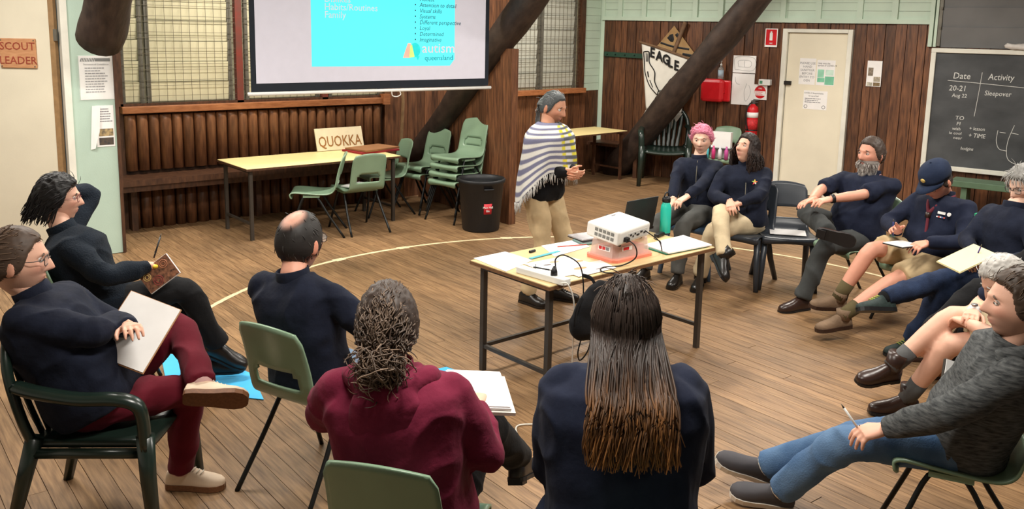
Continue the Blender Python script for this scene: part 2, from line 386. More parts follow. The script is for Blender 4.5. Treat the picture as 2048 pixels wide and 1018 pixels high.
# --- office corner on the left: pale green wall end and the open door
wo = tag(obj('wall_office', *box((1.92, 8.83, 1.68), (.36, .92, 3.35)), m_post), kind='structure')
obj('edge_trim', *box((2.106, 8.372, 1.68), (.028, .03, 3.35)), m_dark, wo); obj('jamb', *box((1.715, 8.40, 1.68), (.055, .10, 3.35)), m_white, wo)
d1 = tag(empty('door_1', (1.67, 8.42, 0)), kind='structure'); dd = nrm((-.78, .62, 0)); Rd = np.array([dd, np.cross((0, 0, 1), dd), [0, 0, 1]]).T
def dpt(a, z, off=0): return dd*a+np.array([0, 0, z])+np.cross(dd, (0, 0, 1))*(-off)
dn = nrm(np.cross(dd, (0, 0, 1))); dn = dn if dn[1] < 0 else -dn
obj('door_leaf', *box(dd*.50+V3(0, 0, 1.15), (.92, .04, 2.26), Rd), m_cream, d1)
obj('door_stile', *box(dd*.03+V3(0, 0, 1.15), (.045, .05, 2.26), Rd), mat('raw_timber_edge', (150, 118, 80), rough=.6, var=.15, scale=20), d1)
for z in (.4, 1.96): obj('hinge', *box(dd*.0+dn*.025+V3(0, 0, z), (.03, .02, .1), Rd), m_frame, d1)
obj('lintel', *box(dd*.45+V3(0, 0, 2.33), (1.1, .08, .08), Rd), m_frame, d1)
sgn = empty('door_sign', tuple(np.array([1.67, 8.42, 1.8])+dd*.325+dn*.03)); tag(sgn, 'small timber plaque reading SCOUT LEADER on the cream door', 'sign')
m_plq = mat('plaque_timber', (186, 132, 92), rough=.5, scale=5, stretch=(3, 3, 14), c2=(204, 152, 110))
bev(obj('plaque', *box((0, 0, 0), (.31, .018, .25), Rd), m_plq, sgn), .006)
m_burn = mat('burnt_lettering', (150, 66, 48), rough=.6)
for t_, zz in (('SCOUT', .03), ('LEADER', -.09)): text_mesh('lettering', t_, .092, m_burn, (dn*.0105+V3(0, 0, zz), -dd, (0, 0, 1)), sgn, align='CENTER', extrude=.002)
for q in (-.14, .14):
    for z in (-.11, .11): obj('screw', *ball(dd*q+dn*.01+V3(0, 0, z), .006, nu=8, nv=5), m_frame, sgn)
# logs of the roof frame
def log(p0, p1, r0, r1, name, label):
    P = np.linspace(p0, p1, 14); rr = np.linspace(r0, r1, 14)*(1+.05*np.sin(np.arange(14)*1.7)); P = P+np.outer(np.sin(np.arange(14)*.9)*.015, (1, 0, 0))
    v, f = tube(P, rr, 20); o = obj(name, v, f, m_log, None, True); tag(o, label, 'log'); return o
log((5.8, 9.28, .48), (5.8, 6.2, 3.2), .15, .17, 'roof_log', 'dark diagonal log running behind the right edge of the projection screen')
log((9.2, 9.27, .02), (9.2, 6.15, 3.3), .19, .17, 'roof_log', 'dark diagonal log leaning in front of the eagle banner')
log((1.9, 7.98, 1.93), (1.9, 6.6, 3.3), .185, .17, 'roof_log', 'cut end of a dark log hanging above the pale green wall end')
# boarded fin under the middle log
fin = tag(empty('trim_1', (5.82, 8.2, 0)), kind='structure'); y = 7.36
while y < 9.2:
    w = r1.uniform(.1, .15); zt = min(2.75, 2.0-(y+w/2-7.55)*.9)
    if y < 7.5: w = .2; zt = 1.88
    obj('board' if y > 7.5 else 'end_board', *local(fin, box((5.82, y+w/2, zt/2), (.03+.012*r1.random() if y > 7.5 else .09, w-.004, zt))), m_board, fin); y += w
pl = obj('thin_pole', *tube([(5.52, 9.12, 0), (5.50, 9.15, .6), (5.53, 9.14, 1.2), (5.51, 9.16, 1.6)], .02, 8), mat('peeled_stick', (128, 98, 66), rough=.7, var=.2, scale=14), None, True); tag(pl, 'thin peeled stick standing against the timber wall beside the log', 'pole')
# worn, greyed traffic areas in the floor varnish
nt = m_floor.node_tree; bs = nt.nodes['Principled BSDF']; src = bs.inputs['Base Color'].links[0].from_socket
tcw = nt.nodes.new('ShaderNodeTexCoord'); nw = nt.nodes.new('ShaderNodeTexNoise'); nw.inputs['Scale'].default_value = .9; nw.inputs['Detail'].default_value = 6; nt.links.new(tcw.outputs['Object'], nw.inputs['Vector'])
rw = nt.nodes.new('ShaderNodeValToRGB'); rw.color_ramp.elements[0].position = .42; rw.color_ramp.elements[1].position = .66; rw.color_ramp.elements[0].color = (1, 1, 1, 1); rw.color_ramp.elements[1].color = (.74, .76, .80, 1); nt.links.new(nw.outputs['Fac'], rw.inputs['Fac'])
mw = nt.nodes.new('ShaderNodeMix'); mw.data_type = 'RGBA'; mw.blend_type = 'MULTIPLY'; mw.inputs['Factor'].default_value = 1; nt.links.new(src, mw.inputs[6]); nt.links.new(rw.outputs['Color'], mw.inputs[7]); nt.links.new(mw.outputs[2], bs.inputs['Base Color'])
# ================================================================== THINGS ON THE WALLS
m_redp = mat('red_plastic', (200, 28, 36), rough=.35, var=.06)
m_wht = mat('white_plastic', (226, 226, 222), rough=.4, var=.03)
m_blk = mat('black_plastic', (22, 22, 24), rough=.45, var=.1)
m_clear = mat('clear_plastic', (225, 225, 222), rough=.12, trans=.75, var=.02)
m_chalkw = mat('chalk_white', (214, 214, 210), rough=.95, var=.12, scale=60)
def wthing(name, W, a, z, off, label, cat, group=None):
    e = empty(name, tuple(W.p(a, z, off))); e.W = None if False else None; return tag(e, label, cat, group)
def wp(e, name, W, a0, a1, z0, z1, o0, o1, m, b=0):
    o = obj(name, *local(e, W.box(a0, a1, z0, z1, o0, o1)), m, e)
    if b: bev(o, b)
    return o
def wT(e, W, a, z, off): return (W.p(a, z, off)-np.array(e.location), W.d, np.array([0, 0, 1.]))
def empty_(name, W, a, z, off, label, cat, group=None): return tag(empty(name, tuple(W.p(a, z, off))), label, cat, group)
# chalkboard
cb = empty_('chalkboard', WR, 5.5, .5, 0, 'large chalkboard in a chipped white frame with chalk writing', 'chalkboard')
m_cbd = mat('chalkboard_slate', (58, 60, 62), rough=.8, scale=2.2, c2=(84, 86, 88), bump=.02, stretch=(1, 1, 1.6))
wp(cb, 'slate', WR, 4.62, 6.6, .58, 1.92, 0, .03, m_cbd)
for a in ((4.575, 6.65, 1.91, 1.962), (4.575, 6.65, .53, .585)): wp(cb, 'frame_rail', WR, *a, 0, .055, m_white, .006)
wp(cb, 'frame_stile', WR, 4.575, 4.63, .585, 1.91, 0, .055, m_white, .006)
def chalk(body, a, z, size, shear=.1, sx=1.1): text_mesh('chalk_writing', body, size, m_chalkw, wT(cb, WR, a, z, .031), cb, shear=shear, extrude=.0006, sx=sx)
chalk('Date', 4.83, 1.615, .105, sx=.9); chalk('Activity', 5.20, 1.62, .10, sx=.85); chalk('20-21', 4.80, 1.475, .09, sx=.9); chalk('Aug 22', 4.84, 1.40, .062, sx=.9); chalk('Sleepover', 5.18, 1.44, .08, sx=.85)
chalk('TO', 4.90, 1.14, .062); chalk('Pl', 4.92, 1.075, .055); chalk('wish', 4.88, 1.015, .055, sx=.9); chalk('le cool', 4.85, .965, .045); chalk('near', 4.90, .91, .048); chalk('+ lesson', 5.06, 1.03, .058, sx=.85); chalk('+ TIME', 5.06, .945, .07, sx=.85); chalk('hodgins', 4.99, .79, .052, .2, .85)
def stroke(e, W, pts, r, m, off=.031, name='chalk_line'):
    P = bez([W.p(a, z, off)-np.array(e.location) for a, z in pts], max(12, 6*len(pts))); return obj(name, *tube(P, r, 5), m, e)
for pts in ([(4.78, 1.59), (5.1, 1.575), (5.6, 1.545)], [(5.135, 1.70), (5.12, 1.45), (5.10, 1.19)], [(5.36, 1.05), (5.355, .93), (5.39, .84), (5.47, .82)], [(5.52, 1.12), (5.475, .95), (5.47, .82), (5.50, .72), (5.60, .68), (5.7, .74)], [(5.38, 1.03), (5.44, 1.025)], [(5.5, 1.03), (5.57, 1.02)]): stroke(cb, WR, pts, .0035, m_chalkw)
ch = obj('chalk_cloth', *ball(WR.p(5.5, 2.0, .04), (.16, .06, .045), rotz(-1.3)), mat('grey_white_cloth', (212, 206, 200), rough=.9, var=.1, scale=20, bump=.6, bscale=18), None, True)
vv = np.array([v.co for v in ch.data.vertices]); 
for v in ch.data.vertices: v.co += v.normal*.03*mnoise.noise(v.co*14); v.co.z = max(v.co.z, 1.963)
tag(ch, 'crumpled pale cloth lying on top of the chalkboard frame', 'cloth')
# papers on the door and wall
def paper(name, W, a0, a1, z0, z1, label, off=.0, group=None, m=m_paper):
    e = empty_(name, W, (a0+a1)/2, (z0+z1)/2, off, label, 'notice', group); o = wp(e, 'sheet', W, a0, a1, z0, z1, off, off+.002, m); return e
do = -.012
e = paper('notice', WR, 3.0, 3.21, 1.45, 1.785, 'white notice about hand sanitiser in grey capitals on door', do)
for i, t in enumerate(('PLEASE USE', 'HAND', 'SANITISER', 'BEFORE', 'ENTRY TO', 'DEN')): text_mesh('lettering', t, .04, m_ltink, wT(e, WR, 3.105, 1.71-i*.044, do+.002), e, align='CENTER')
e = paper('notice', WR, 3.225, 3.455, 1.45, 1.77, 'white and green health poster on the upper right of the door', do)
m_mint = mat('mint_print', (150, 208, 180), rough=.8); m_mint2 = mat('mint_print_dark', (120, 190, 158), rough=.8)
text_mesh('lettering', 'Help stop the\nspread of COVID-19', .028, m_ink, wT(e, WR, 3.235, 1.72, do+.002), e)
for (q0, q1, z0, z1, mm) in ((3.24, 3.32, 1.55, 1.65, m_mint), (3.335, 3.45, 1.46, 1.565, m_mint2), (3.24, 3.33, 1.49, 1.545, m_mint2), (3.34, 3.44, 1.58, 1.65, mat('pale_mint_print', (196, 222, 208), rough=.8))): wp(e, 'printed_panel', WR, q0, q1, z0, z1, do+.002, do+.003, mm)
e = paper('notice', WR, 3.08, 3.385, 1.135, 1.375, 'white certificate with two round stamps low on the door', do)
text_mesh('lettering', 'COVID-19 Requirements', .024, m_ink, wT(e, WR, 3.21, 1.335, do+.002), e, align='CENTER'); text_mesh('lettering', 'for use of Hall', .022, m_ink, wT(e, WR, 3.21, 1.30, do+.002), e, align='CENTER')
lines_mesh('printed_text', wT(e, WR, 3.1, 1.215, do+.002), .26, .07, 3, m_ltink, e)
for q in (3.115, 3.345):
    c_ = wT(e, WR, q, 1.17, do+.002); P = np.array([c_[0]+WR.d*.02*math.cos(t)+V3(0, 0, .02*math.sin(t)) for t in np.linspace(0, 6.283, 17)]); obj('stamp', *tube(P, .003, 4), m_ink, e)
e = paper('notice', WR, 3.845, 4.02, 1.47, 1.785, 'narrow folded leaflet with photos pinned to the brown boards', -.015)
for (q0, q1, z0, z1, c) in ((3.86, 3.92, 1.60, 1.70, (128, 116, 100)), (3.93, 4.01, 1.53, 1.59, (170, 160, 140)), (3.855, 3.92, 1.475, 1.52, (180, 176, 160)), (3.93, 4.01, 1.475, 1.52, (120, 100, 70))): wp(e, 'photo', WR, q0, q1, z0, z1, -.013, -.012, mat('photo_%d' % c[0], c, var=.4, scale=40))
e = paper('notice', WR, 2.09, 2.41, 1.56, 1.79, 'landscape floor plan sheet above the taller drawing', -.01)
for pts in ([(2.12, 1.6), (2.12, 1.76), (2.38, 1.76), (2.38, 1.6), (2.12, 1.6)], [(2.17, 1.64), (2.17, 1.72), (2.33, 1.72), (2.33, 1.64), (2.17, 1.64)], [(2.25, 1.64), (2.25, 1.72)]): stroke(e, WR, [p for p in pts], .0022, m_ltink, -.008, 'plan_line')
e = paper('notice', WR, 2.09, 2.405, 1.13, 1.55, 'tall white sheet with a faint pencil drawing beside the red case', -.012)
stroke(e, WR, [(2.13, 1.5), (2.15, 1.42), (2.2, 1.40)], .002, m_ltink, -.01, 'pencil_line'); stroke(e, WR, [(2.3, 1.42), (2.27, 1.3), (2.30, 1.18), (2.36, 1.3), (2.33, 1.4)], .002, m_ltink, -.01, 'pencil_line')
e = paper('extinguisher_sign', WR, 2.512, 2.68, 1.915, 2.155, 'red sign with white fire extinguisher symbol high on the wall', -.01)
wp(e, 'red_panel', WR, 2.525, 2.668, 1.94, 2.143, -.008, -.006, m_redp); wp(e, 'symbol', WR, 2.575, 2.615, 2.0, 2.1, -.006, -.004, m_wht, .004); wp(e, 'symbol_neck', WR, 2.585, 2.605, 2.1, 2.12, -.006, -.004, m_wht); text_mesh('lettering', 'FIRE', .025, m_wht, wT(e, WR, 2.597, 1.955, -.006), e, align='CENTER')
e = paper('round_sign', WR, 2.4, 2.59, 1.215, 1.415, 'white card with a red round emblem above the extinguisher', -.008)
P = [wT(e, WR, 2.495+.08*math.cos(t), 1.315+.085*math.sin(t), -.006)[0] for t in np.linspace(0, 6.283, 25)[:-1]]; obj('disc', *prism(P, WR.n*.001), m_redp, e); wp(e, 'white_band', WR, 2.42, 2.57, 1.27, 1.33, -.005, -.003, m_paper); text_mesh('lettering', 'FIRE', .028, m_wht, wT(e, WR, 2.495, 1.355, -.005), e, align='CENTER'); lines_mesh('printed_text', wT(e, WR, 2.43, 1.275, -.003), .13, .05, 3, m_redp, e)
e = empty_('wall_switch_box', WR, 2.56, 1.41, 0, 'small white box on the wall beside the round red sign', 'switch box'); wp(e, 'case', WR, 2.483, 2.64, 1.412, 1.49, -.03, .05, m_wht, .008); wp(e, 'label', WR, 2.50, 2.54, 1.43, 1.47, .05, .051, mat('green_print', (80, 140, 110)))
# fire extinguisher
e = empty_('fire_extinguisher', WR, 2.445, .72, .09, 'red fire extinguisher hanging on the wall beside the white door', 'extinguisher')
obj('cylinder', *lathe([(.0, 0), (.07, 0), (.078, .012), (.078, .36), (.07, .40), (.035, .425), (.028, .44)], (0, 0, 0)), m_redp, e, True)
obj('label_band', *lathe([(.0788, .26), (.0788, .33)]), m_paper, e, True); obj('code_label', *lathe([(.0787, .10), (.0787, .24)]), mat('red_print', (190, 40, 44), var=.3, scale=60), e, True)
obj('base_ring', *lathe([(.0805, .085), (.0805, .10)]), m_blk, e, True)
hd = obj('valve', *box((0, 0, .46), (.04, .04, .05)), mat('brushed_steel', (150, 150, 150), rough=.4, metal=.8), e); obj('lever', *box((.05, 0, .485), (.12, .02, .012)), MATS['brushed_steel'], e); obj('lever', *box((.05, 0, .455), (.10, .02, .012)), MATS['brushed_steel'], e)
obj('hose', *tube(bez([(-.02, 0, .46), (-.07, .0, .44), (-.10, .02, .36), (-.095, .02, .2), (-.085, 0, .1)], 20), .009, 8), m_blk, e, True)
# red case with sanitiser bottle
e = empty_('red_case', WR, 1.88, 1.15, 0, 'red rounded plastic case fixed on the timber wall', 'case'); o = wp(e, 'lid', WR, 1.69, 2.02, 1.15, 1.465, .04, .14, m_redp, .045); wp(e, 'back', WR, 1.70, 2.09, 1.16, 1.45, .0, .06, m_redp, .02); wp(e, 'catch', WR, 2.015, 2.03, 1.28, 1.34, .05, .10, m_redp, .004)
e = empty_('sanitiser_bottle', WR, 1.95, 1.466, .06, 'clear pump bottle standing on the red case', 'bottle'); obj('bottle', *lathe([(0, 0), (.036, 0), (.038, .01), (.038, .13), (.03, .155), (.014, .165), (.014, .18)]), m_clear, e, True); obj('label', *lathe([(.0385, .025), (.0385, .12)]), mat('pale_blue_label', (170, 190, 205)), e, True)
obj('pump', *lathe([(.016, .18), (.016, .2), (.006, .205), (.006, .235)]), m_wht, e, True); obj('nozzle', *box((-.012, 0, .238), (.05, .016, .012)), m_wht, e)
# coat rail
e = empty_('peg_rail', WR, .45, 1.7, 0, 'dark green peg rail on the brown boards left of the banner', 'rail')
Rr = np.array([nrm(WR.d*1.-V3(0, 0, .02)), -WR.n, [0, 0, 1]]).T; bev(obj('rail', *local(e, box(WR.p(.42, 1.735, .0), (.72, .03, .07), Rr)), mat('dark_green_paint', (36, 66, 52), rough=.5), e), .004)
for q in (.12, .26, .42, .58): obj('peg', *local(e, cyl(WR.p(q, 1.735, .015), WR.p(q, 1.745, .05), .008, n=8)), MATS['dark_green_paint'], e)
# eagle banner on its staff, camouflage pennant behind
e = empty_('eagle_banner', WR, 1.1, .7, .1, 'white cloth banner with black painted eagle and the word EAGLE', 'banner')
m_cloth = mat('banner_cloth', (226, 222, 212), rough=.9, var=.05, scale=8, bump=.3, bscale=9)
def grid_cloth(W, corner, nu, nv, off, amp, e, name, m):
    (a0, z0), (a1, z1), (a2, z2), (a3, z3) = corner; v = []; f = []
    for i in range(nv+1):
        for j in range(nu+1):
            s_, t = j/nu, i/nv; a = (a0*(1-s_)+a1*s_)*(1-t)+(a3*(1-s_)+a2*s_)*t; z = (z0*(1-s_)+z1*s_)*(1-t)+(z3*(1-s_)+z2*s_)*t
            v.append(W.p(a, z, off+amp*(.3+t)*math.sin(s_*9+t*1.5))-np.array(e.location))
    f = [(i*(nu+1)+j, i*(nu+1)+j+1, (i+1)*(nu+1)+j+1, (i+1)*(nu+1)+j) for i in range(nv) for j in range(nu)]
    o = obj(name, v, f, m, e, True); sd = o.modifiers.new('s', 'SOLIDIFY'); sd.thickness = .004; return o
grid_cloth(WR, [(.735, 1.91), (1.56, 1.70), (1.40, .95), (.86, .98)], 26, 22, .10, .012, e, 'cloth', m_cloth)
grid_cloth(WR, [(.86, .98), (1.05, .97), (.95, .78), (.66, .62)], 8, 8, .10, .01, e, 'cloth_tail', m_cloth); grid_cloth(WR, [(1.12, .97), (1.44, .96), (1.22, .66), (1.08, .72)], 8, 8, .11, .01, e, 'cloth_tail', mat('banner_cloth_grey', (168, 164, 156), rough=.9))
m_stick = mat('stick_timber', (112, 84, 60), rough=.7, var=.25, scale=12)
obj('cross_stick', *local(e, tube(bez([WR.p(.70, 1.935, .11), WR.p(1.1, 1.84, .12), WR.p(1.6, 1.69, .11)], 10), .017, 8)), m_stick, e, True)
obj('staff', *local(e, tube([WR.p(1.375, 2.22, .045), WR.p(1.2, 1.75, .04), WR.p(.75, .02, .04)], [.03, .027, .024], 8)), m_stick, e, True)
for k_, (ch_, a_) in enumerate(zip('EAGLE', (.885, .985, 1.085, 1.175, 1.27))): text_mesh('lettering', ch_, .19, m_blk, (WR.p(a_, 1.735-k_*.042, .122)-np.array(e.location), nrm(WR.d-V3(0, 0, .25)), (0.0, 0, 1)), e, extrude=.002, sx=.82, bold=.006)
def paint(pts, r=.008): P = bez([WR.p(a, z, .118)-np.array(e.location) for a, z in pts], 8*len(pts)); obj('painted_line', *tube(P, r, 5, rb=.006), m_blk, e)
paint([(.78, 1.80), (.80, 1.65), (.82, 1.5), (.90, 1.32), (1.02, 1.2)]); paint([(.79, 1.80), (.87, 1.79), (.88, 1.65), (.97, 1.52), (.98, 1.38), (1.06, 1.24)]); paint([(.82, 1.78), (.83, 1.66)], .004); paint([(.85, 1.78), (.85, 1.66)], .004)
paint([(1.46, 1.62), (1.36, 1.5), (1.22, 1.42), (1.16, 1.3), (1.12, 1.22)]); paint([(1.36, 1.42), (1.28, 1.3), (1.18, 1.2)]); paint([(1.03, 1.19), (1.05, 1.25), (1.12, 1.25), (1.15, 1.18), (1.10, 1.12), (1.08, 1.05)], .01); paint([(1.03, 1.18), (1.0, 1.14), (1.04, 1.13), (1.08, 1.16)], .008); paint([(1.09, 1.12), (1.05, 1.04), (1.0, .99)], .01); paint([(.86, 1.52), (.88, 1.44)], .014); paint([(.90, 1.40), (.95, 1.30)], .006)
e = empty_('camouflage_pennant', WR, 1.25, 1.7, .03, 'triangular tan and black camouflage cloth behind the eagle banner', 'pennant')
P = [WR.p(a, z, .03)-np.array(e.location) for a, z in ((1.20, 2.17), (.92, 1.85), (1.25, 1.72), (1.60, 1.72))]; obj('cloth', *prism(P, WR.n*.005), mat('camo_tan', (150, 118, 78), rough=.9, scale=4, c2=(176, 144, 100)), e)
for pts, r in (([(1.12, 2.02), (1.18, 1.97), (1.16, 2.05)], .03), ([(1.24, 2.06), (1.27, 2.02)], .025), ([(1.0, 1.93), (1.2, 1.88), (1.45, 1.85)], .014), ([(1.35, 1.78), (1.5, 1.76)], .02)): obj('dark_patch', *tube(bez([WR.p(a, z, .036)-np.array(e.location) for a, z in pts], 10), r, 6, rb=.002), m_blk, e)
for q0, q1, lab in ((1.02, .62, 'thin grey pole leaning on the wall under the eagle banner'), (.95, .80, 'brown pole with a blue tie leaning beside the big log')):
    o = empty_('leaning_pole', WR, q1, 0, .2, lab, 'pole'); obj('shaft', *local(o, tube([WR.p(q1, .0, .25), WR.p(q0, .95, .05)], .014, 8)), m_stick, o)
    if q1 > .7: obj('tie', *local(o, ball(WR.p(.86, .38, .17), (.03, .03, .03))), mat('blue_tie', (50, 90, 150)), o)
# notices on the pale green wall end
WP = Wall((1.74, 8.368), (2.10, 8.368))
e = paper('notice', WP, .075, .35, 1.405, 1.785, 'certificate with black hazard stripes in a plastic sleeve', .0)
for k in range(9): obj('stripe', *local(e, prism([WP.p(.085+k*.013, 1.735, .002), WP.p(.092+k*.013, 1.735, .002), WP.p(.102+k*.013, 1.765, .002), WP.p(.095+k*.013, 1.765, .002)], WP.n*.001)), m_blk, e)
text_mesh('lettering', 'Statement of Compliance', .02, m_ltink, wT(e, WP, .213, 1.705, .002), e, align='CENTER'); lines_mesh('printed_text', wT(e, WP, .12, 1.46, .002), .19, .23, 10, m_ltink, e, 3)
wp(e, 'stripe_band', WP, .205, .33, 1.737, 1.764, .002, .003, mat('stripe_grey', (60, 60, 60))); wp(e, 'sleeve', WP, .065, .358, 1.40, 1.79, .0035, .0045, mat('sleeve_plastic', (235, 238, 235), rough=.1, alpha=.12))
e = paper('notice', WP, .185, .335, .985, 1.35, 'curled leaflet with food photos below the striped certificate', .0)
obj('curled_flap', *local(e, prism([WP.p(.16, 1.35, .004), WP.p(.225, 1.35, .012), WP.p(.205, 1.12, .03), WP.p(.165, .975, .02), WP.p(.13, .965, .006)], WP.n*.002)), m_paper, e)
lines_mesh('printed_text', wT(e, WP, .22, 1.2, .002), .105, .13, 6, m_ltink, e, 4)
for z0, c in ((1.08, (196, 170, 120)), (1.0, (90, 76, 60))): wp(e, 'photo', WP, .205, .325, z0, z0+.065, .002, .003, mat('photo_%d' % c[0], c, var=.5, scale=30, c2=(60, 58, 62)))

# ================================================================== SCREEN
SC = Wall((2.97, 7.45), (5.54, 7.44))
e = empty_('projection_screen', SC, 1.28, 1.48, 0, 'wide pull-down projection screen with black border showing a cyan slide', 'projection screen')
m_scr = mat('screen_fabric_glow', (196, 194, 206), rough=.9, var=.02, emit=.10); m_scb = mat('screen_black', (16, 24, 34), rough=.8)  # faint emission stands in for projector light falling on the white fabric
def sp(name, a0, a1, z0, z1, o0, o1, m): return obj(name, *local(e, SC.box(a0, a1, z0, z1, o0, o1)), m, e)
sp('border', 0.01, 2.56, 1.50, 3.05, -.004, .0, m_scb); sp('white_area', .058, 2.512, 1.575, 3.0, .0, .002, m_scr)
obj('bottom_rod', *local(e, tube([SC.p(-.02, 1.485, 0), SC.p(2.59, 1.478, 0)], .016, 10)), m_wht, e, True)
obj('pull_loop', *local(e, tube(bez([SC.p(1.40, 1.47, .01), SC.p(1.41, 1.43, .01), SC.p(1.46, 1.42, .01), SC.p(1.50, 1.44, .01), SC.p(1.49, 1.47, .01)], 16), .005, 6)), m_wht, e)
sd = obj('slide', *local(e, prism([SC.p(a, z, .002) for a, z in ((.58, 1.717), (2.075, 1.71), (2.13, 1.775), (2.13, 3.0), (.58, 3.0))], SC.n*.001)), mat('slide_cyan_glow', (84, 232, 246), rough=.9, var=.01, emit=.32), e)  # projected light put into the colour: the slide glows, the projector casts none
m_sg = mat('slide_grey_text', (190, 196, 205), emit=.25); m_sd = mat('slide_dark_text', (24, 74, 92), emit=.02)  # slide text and logo colours glow too, in place of projected light
for t, z in (('Dislikes', 2.295), ('Habits/Routines', 2.225), ('Family', 2.155)): text_mesh('lettering', t, .085, m_sg, wT(e, SC, .71, z, .003), sd if False else e, extrude=.0006)
for i, t in enumerate(('Honest', 'Attention to detail', 'Visual skills', 'Systems', 'Different perspective', 'Loyal', 'Determined', 'Imaginative')):
    z = 2.335-i*.0555; text_mesh('lettering', '\u2022', .06, m_sd, wT(e, SC, 1.66, z, .003), e, extrude=.0006); text_mesh('lettering', t, .057, m_sd, wT(e, SC, 1.715, z, .003), e, shear=.2, extrude=.0006)
text_mesh('logo_lettering', 'autism', .135, mat('logo_pinkgrey', (206, 186, 196), emit=.25), wT(e, SC, 1.745, 1.84, .003), e, extrude=.0006, sx=1.1); text_mesh('logo_lettering', 'queensland', .075, mat('logo_teal', (0, 110, 130), emit=.05), wT(e, SC, 1.775, 1.765, .003), e, extrude=.0006)
def disc(c, r, m, nm, lobes=None):
    P = [SC.p(c[0]+r*math.cos(t)*.9, c[1]+r*math.sin(t), .003)-np.array(e.location) for t in np.linspace(0, 6.283, 21)[:-1]]; obj(nm, *prism(P, SC.n*.0008), m, e)
obj('logo_mark', *local(e, prism([SC.p(a, z, .003) for a, z in ((1.53, 1.79), (1.585, 1.93), (1.62, 1.93), (1.60, 1.79))], SC.n*.001)), mat('logo_coral', (245, 168, 150), emit=.3), e)
disc((1.665, 1.865), .07, mat('logo_aqua', (20, 196, 200), emit=.3), 'logo_mark'); obj('logo_mark', *local(e, prism([SC.p(a, z, .0045) for a, z in ((1.60, 1.79), (1.61, 1.90), (1.63, 1.92), (1.66, 1.80))], SC.n*.001)), mat('logo_lime', (190, 224, 120), emit=.3), e)
obj('logo_mark', *local(e, prism([SC.p(a, z, .003) for a, z in ((1.68, 1.80), (1.70, 1.765), (1.72, 1.81))], SC.n*.001)), MATS['logo_aqua'], e)

# ================================================================== FURNITURE
m_gch = mat('sage_green_plastic', (126, 152, 126), rough=.32, var=.05, scale=6, spec=.5)
m_dch = mat('slate_plastic', (52, 58, 66), rough=.35, var=.06, spec=.5)
m_bch = mat('blue_grey_plastic', (84, 108, 136), rough=.35, var=.05, spec=.5)
m_steel = mat('black_steel_tube', (26, 28, 28), rough=.4, metal=.3)
m_arm = mat('dark_green_resin', (26, 40, 34), rough=.28, var=.06, spec=.6)
def chair_shell(hw, sc=1.0, slot=(.52, .60), nt=18):
    prof = bez([(.205, .405), (.222, .432), (.19, .447), (.08, .44), (-.06, .430), (-.15, .434), (-.20, .465), (-.222, .53), (-.24, .62), (-.268, .72), (-.30, .81)], 44)
    hwp = np.interp(np.linspace(0, 1, len(prof)), [0, .05, .3, .5, .6, .8, .95, 1], [.90, .98, 1, .98, .95, .93, .90, .80])*hw
    v = []; idx = {}; f = []; k = len(prof)
    for i, (y, z) in enumerate(prof):
        fr = i/(k-1); seat = max(0, 1-abs(fr-.3)/.3); back = max(0, min(1, (fr-.55)/.2))
        for j in range(nt+1):
            t = -1+2*j/nt; q = 1-t*t
            v.append((t*hwp[i], y-.03*back*q+(.0 if fr > .15 else 0), z-.018*seat*q-(.012*(1-q) if fr < .06 else 0)+.024*max(0, (fr-.86)/.14)*q))
    for i in range(k-1):
        zc = prof[i][1]; fr = i/(k-1)
        for j in range(nt):
            t = -1+2*(j+.5)/nt; up = slot[1]-.035*(abs(t)/.7)**2*(-1)
            if fr > .5 and slot[0]+.02*t*t < zc < slot[1]-.03*(t/.66)**2+.015 and abs(t) < .70: continue
            a = i*(nt+1)+j; f.append((a, a+1, a+nt+2, a+nt+1))
    return np.array(v), f
_sh = {}
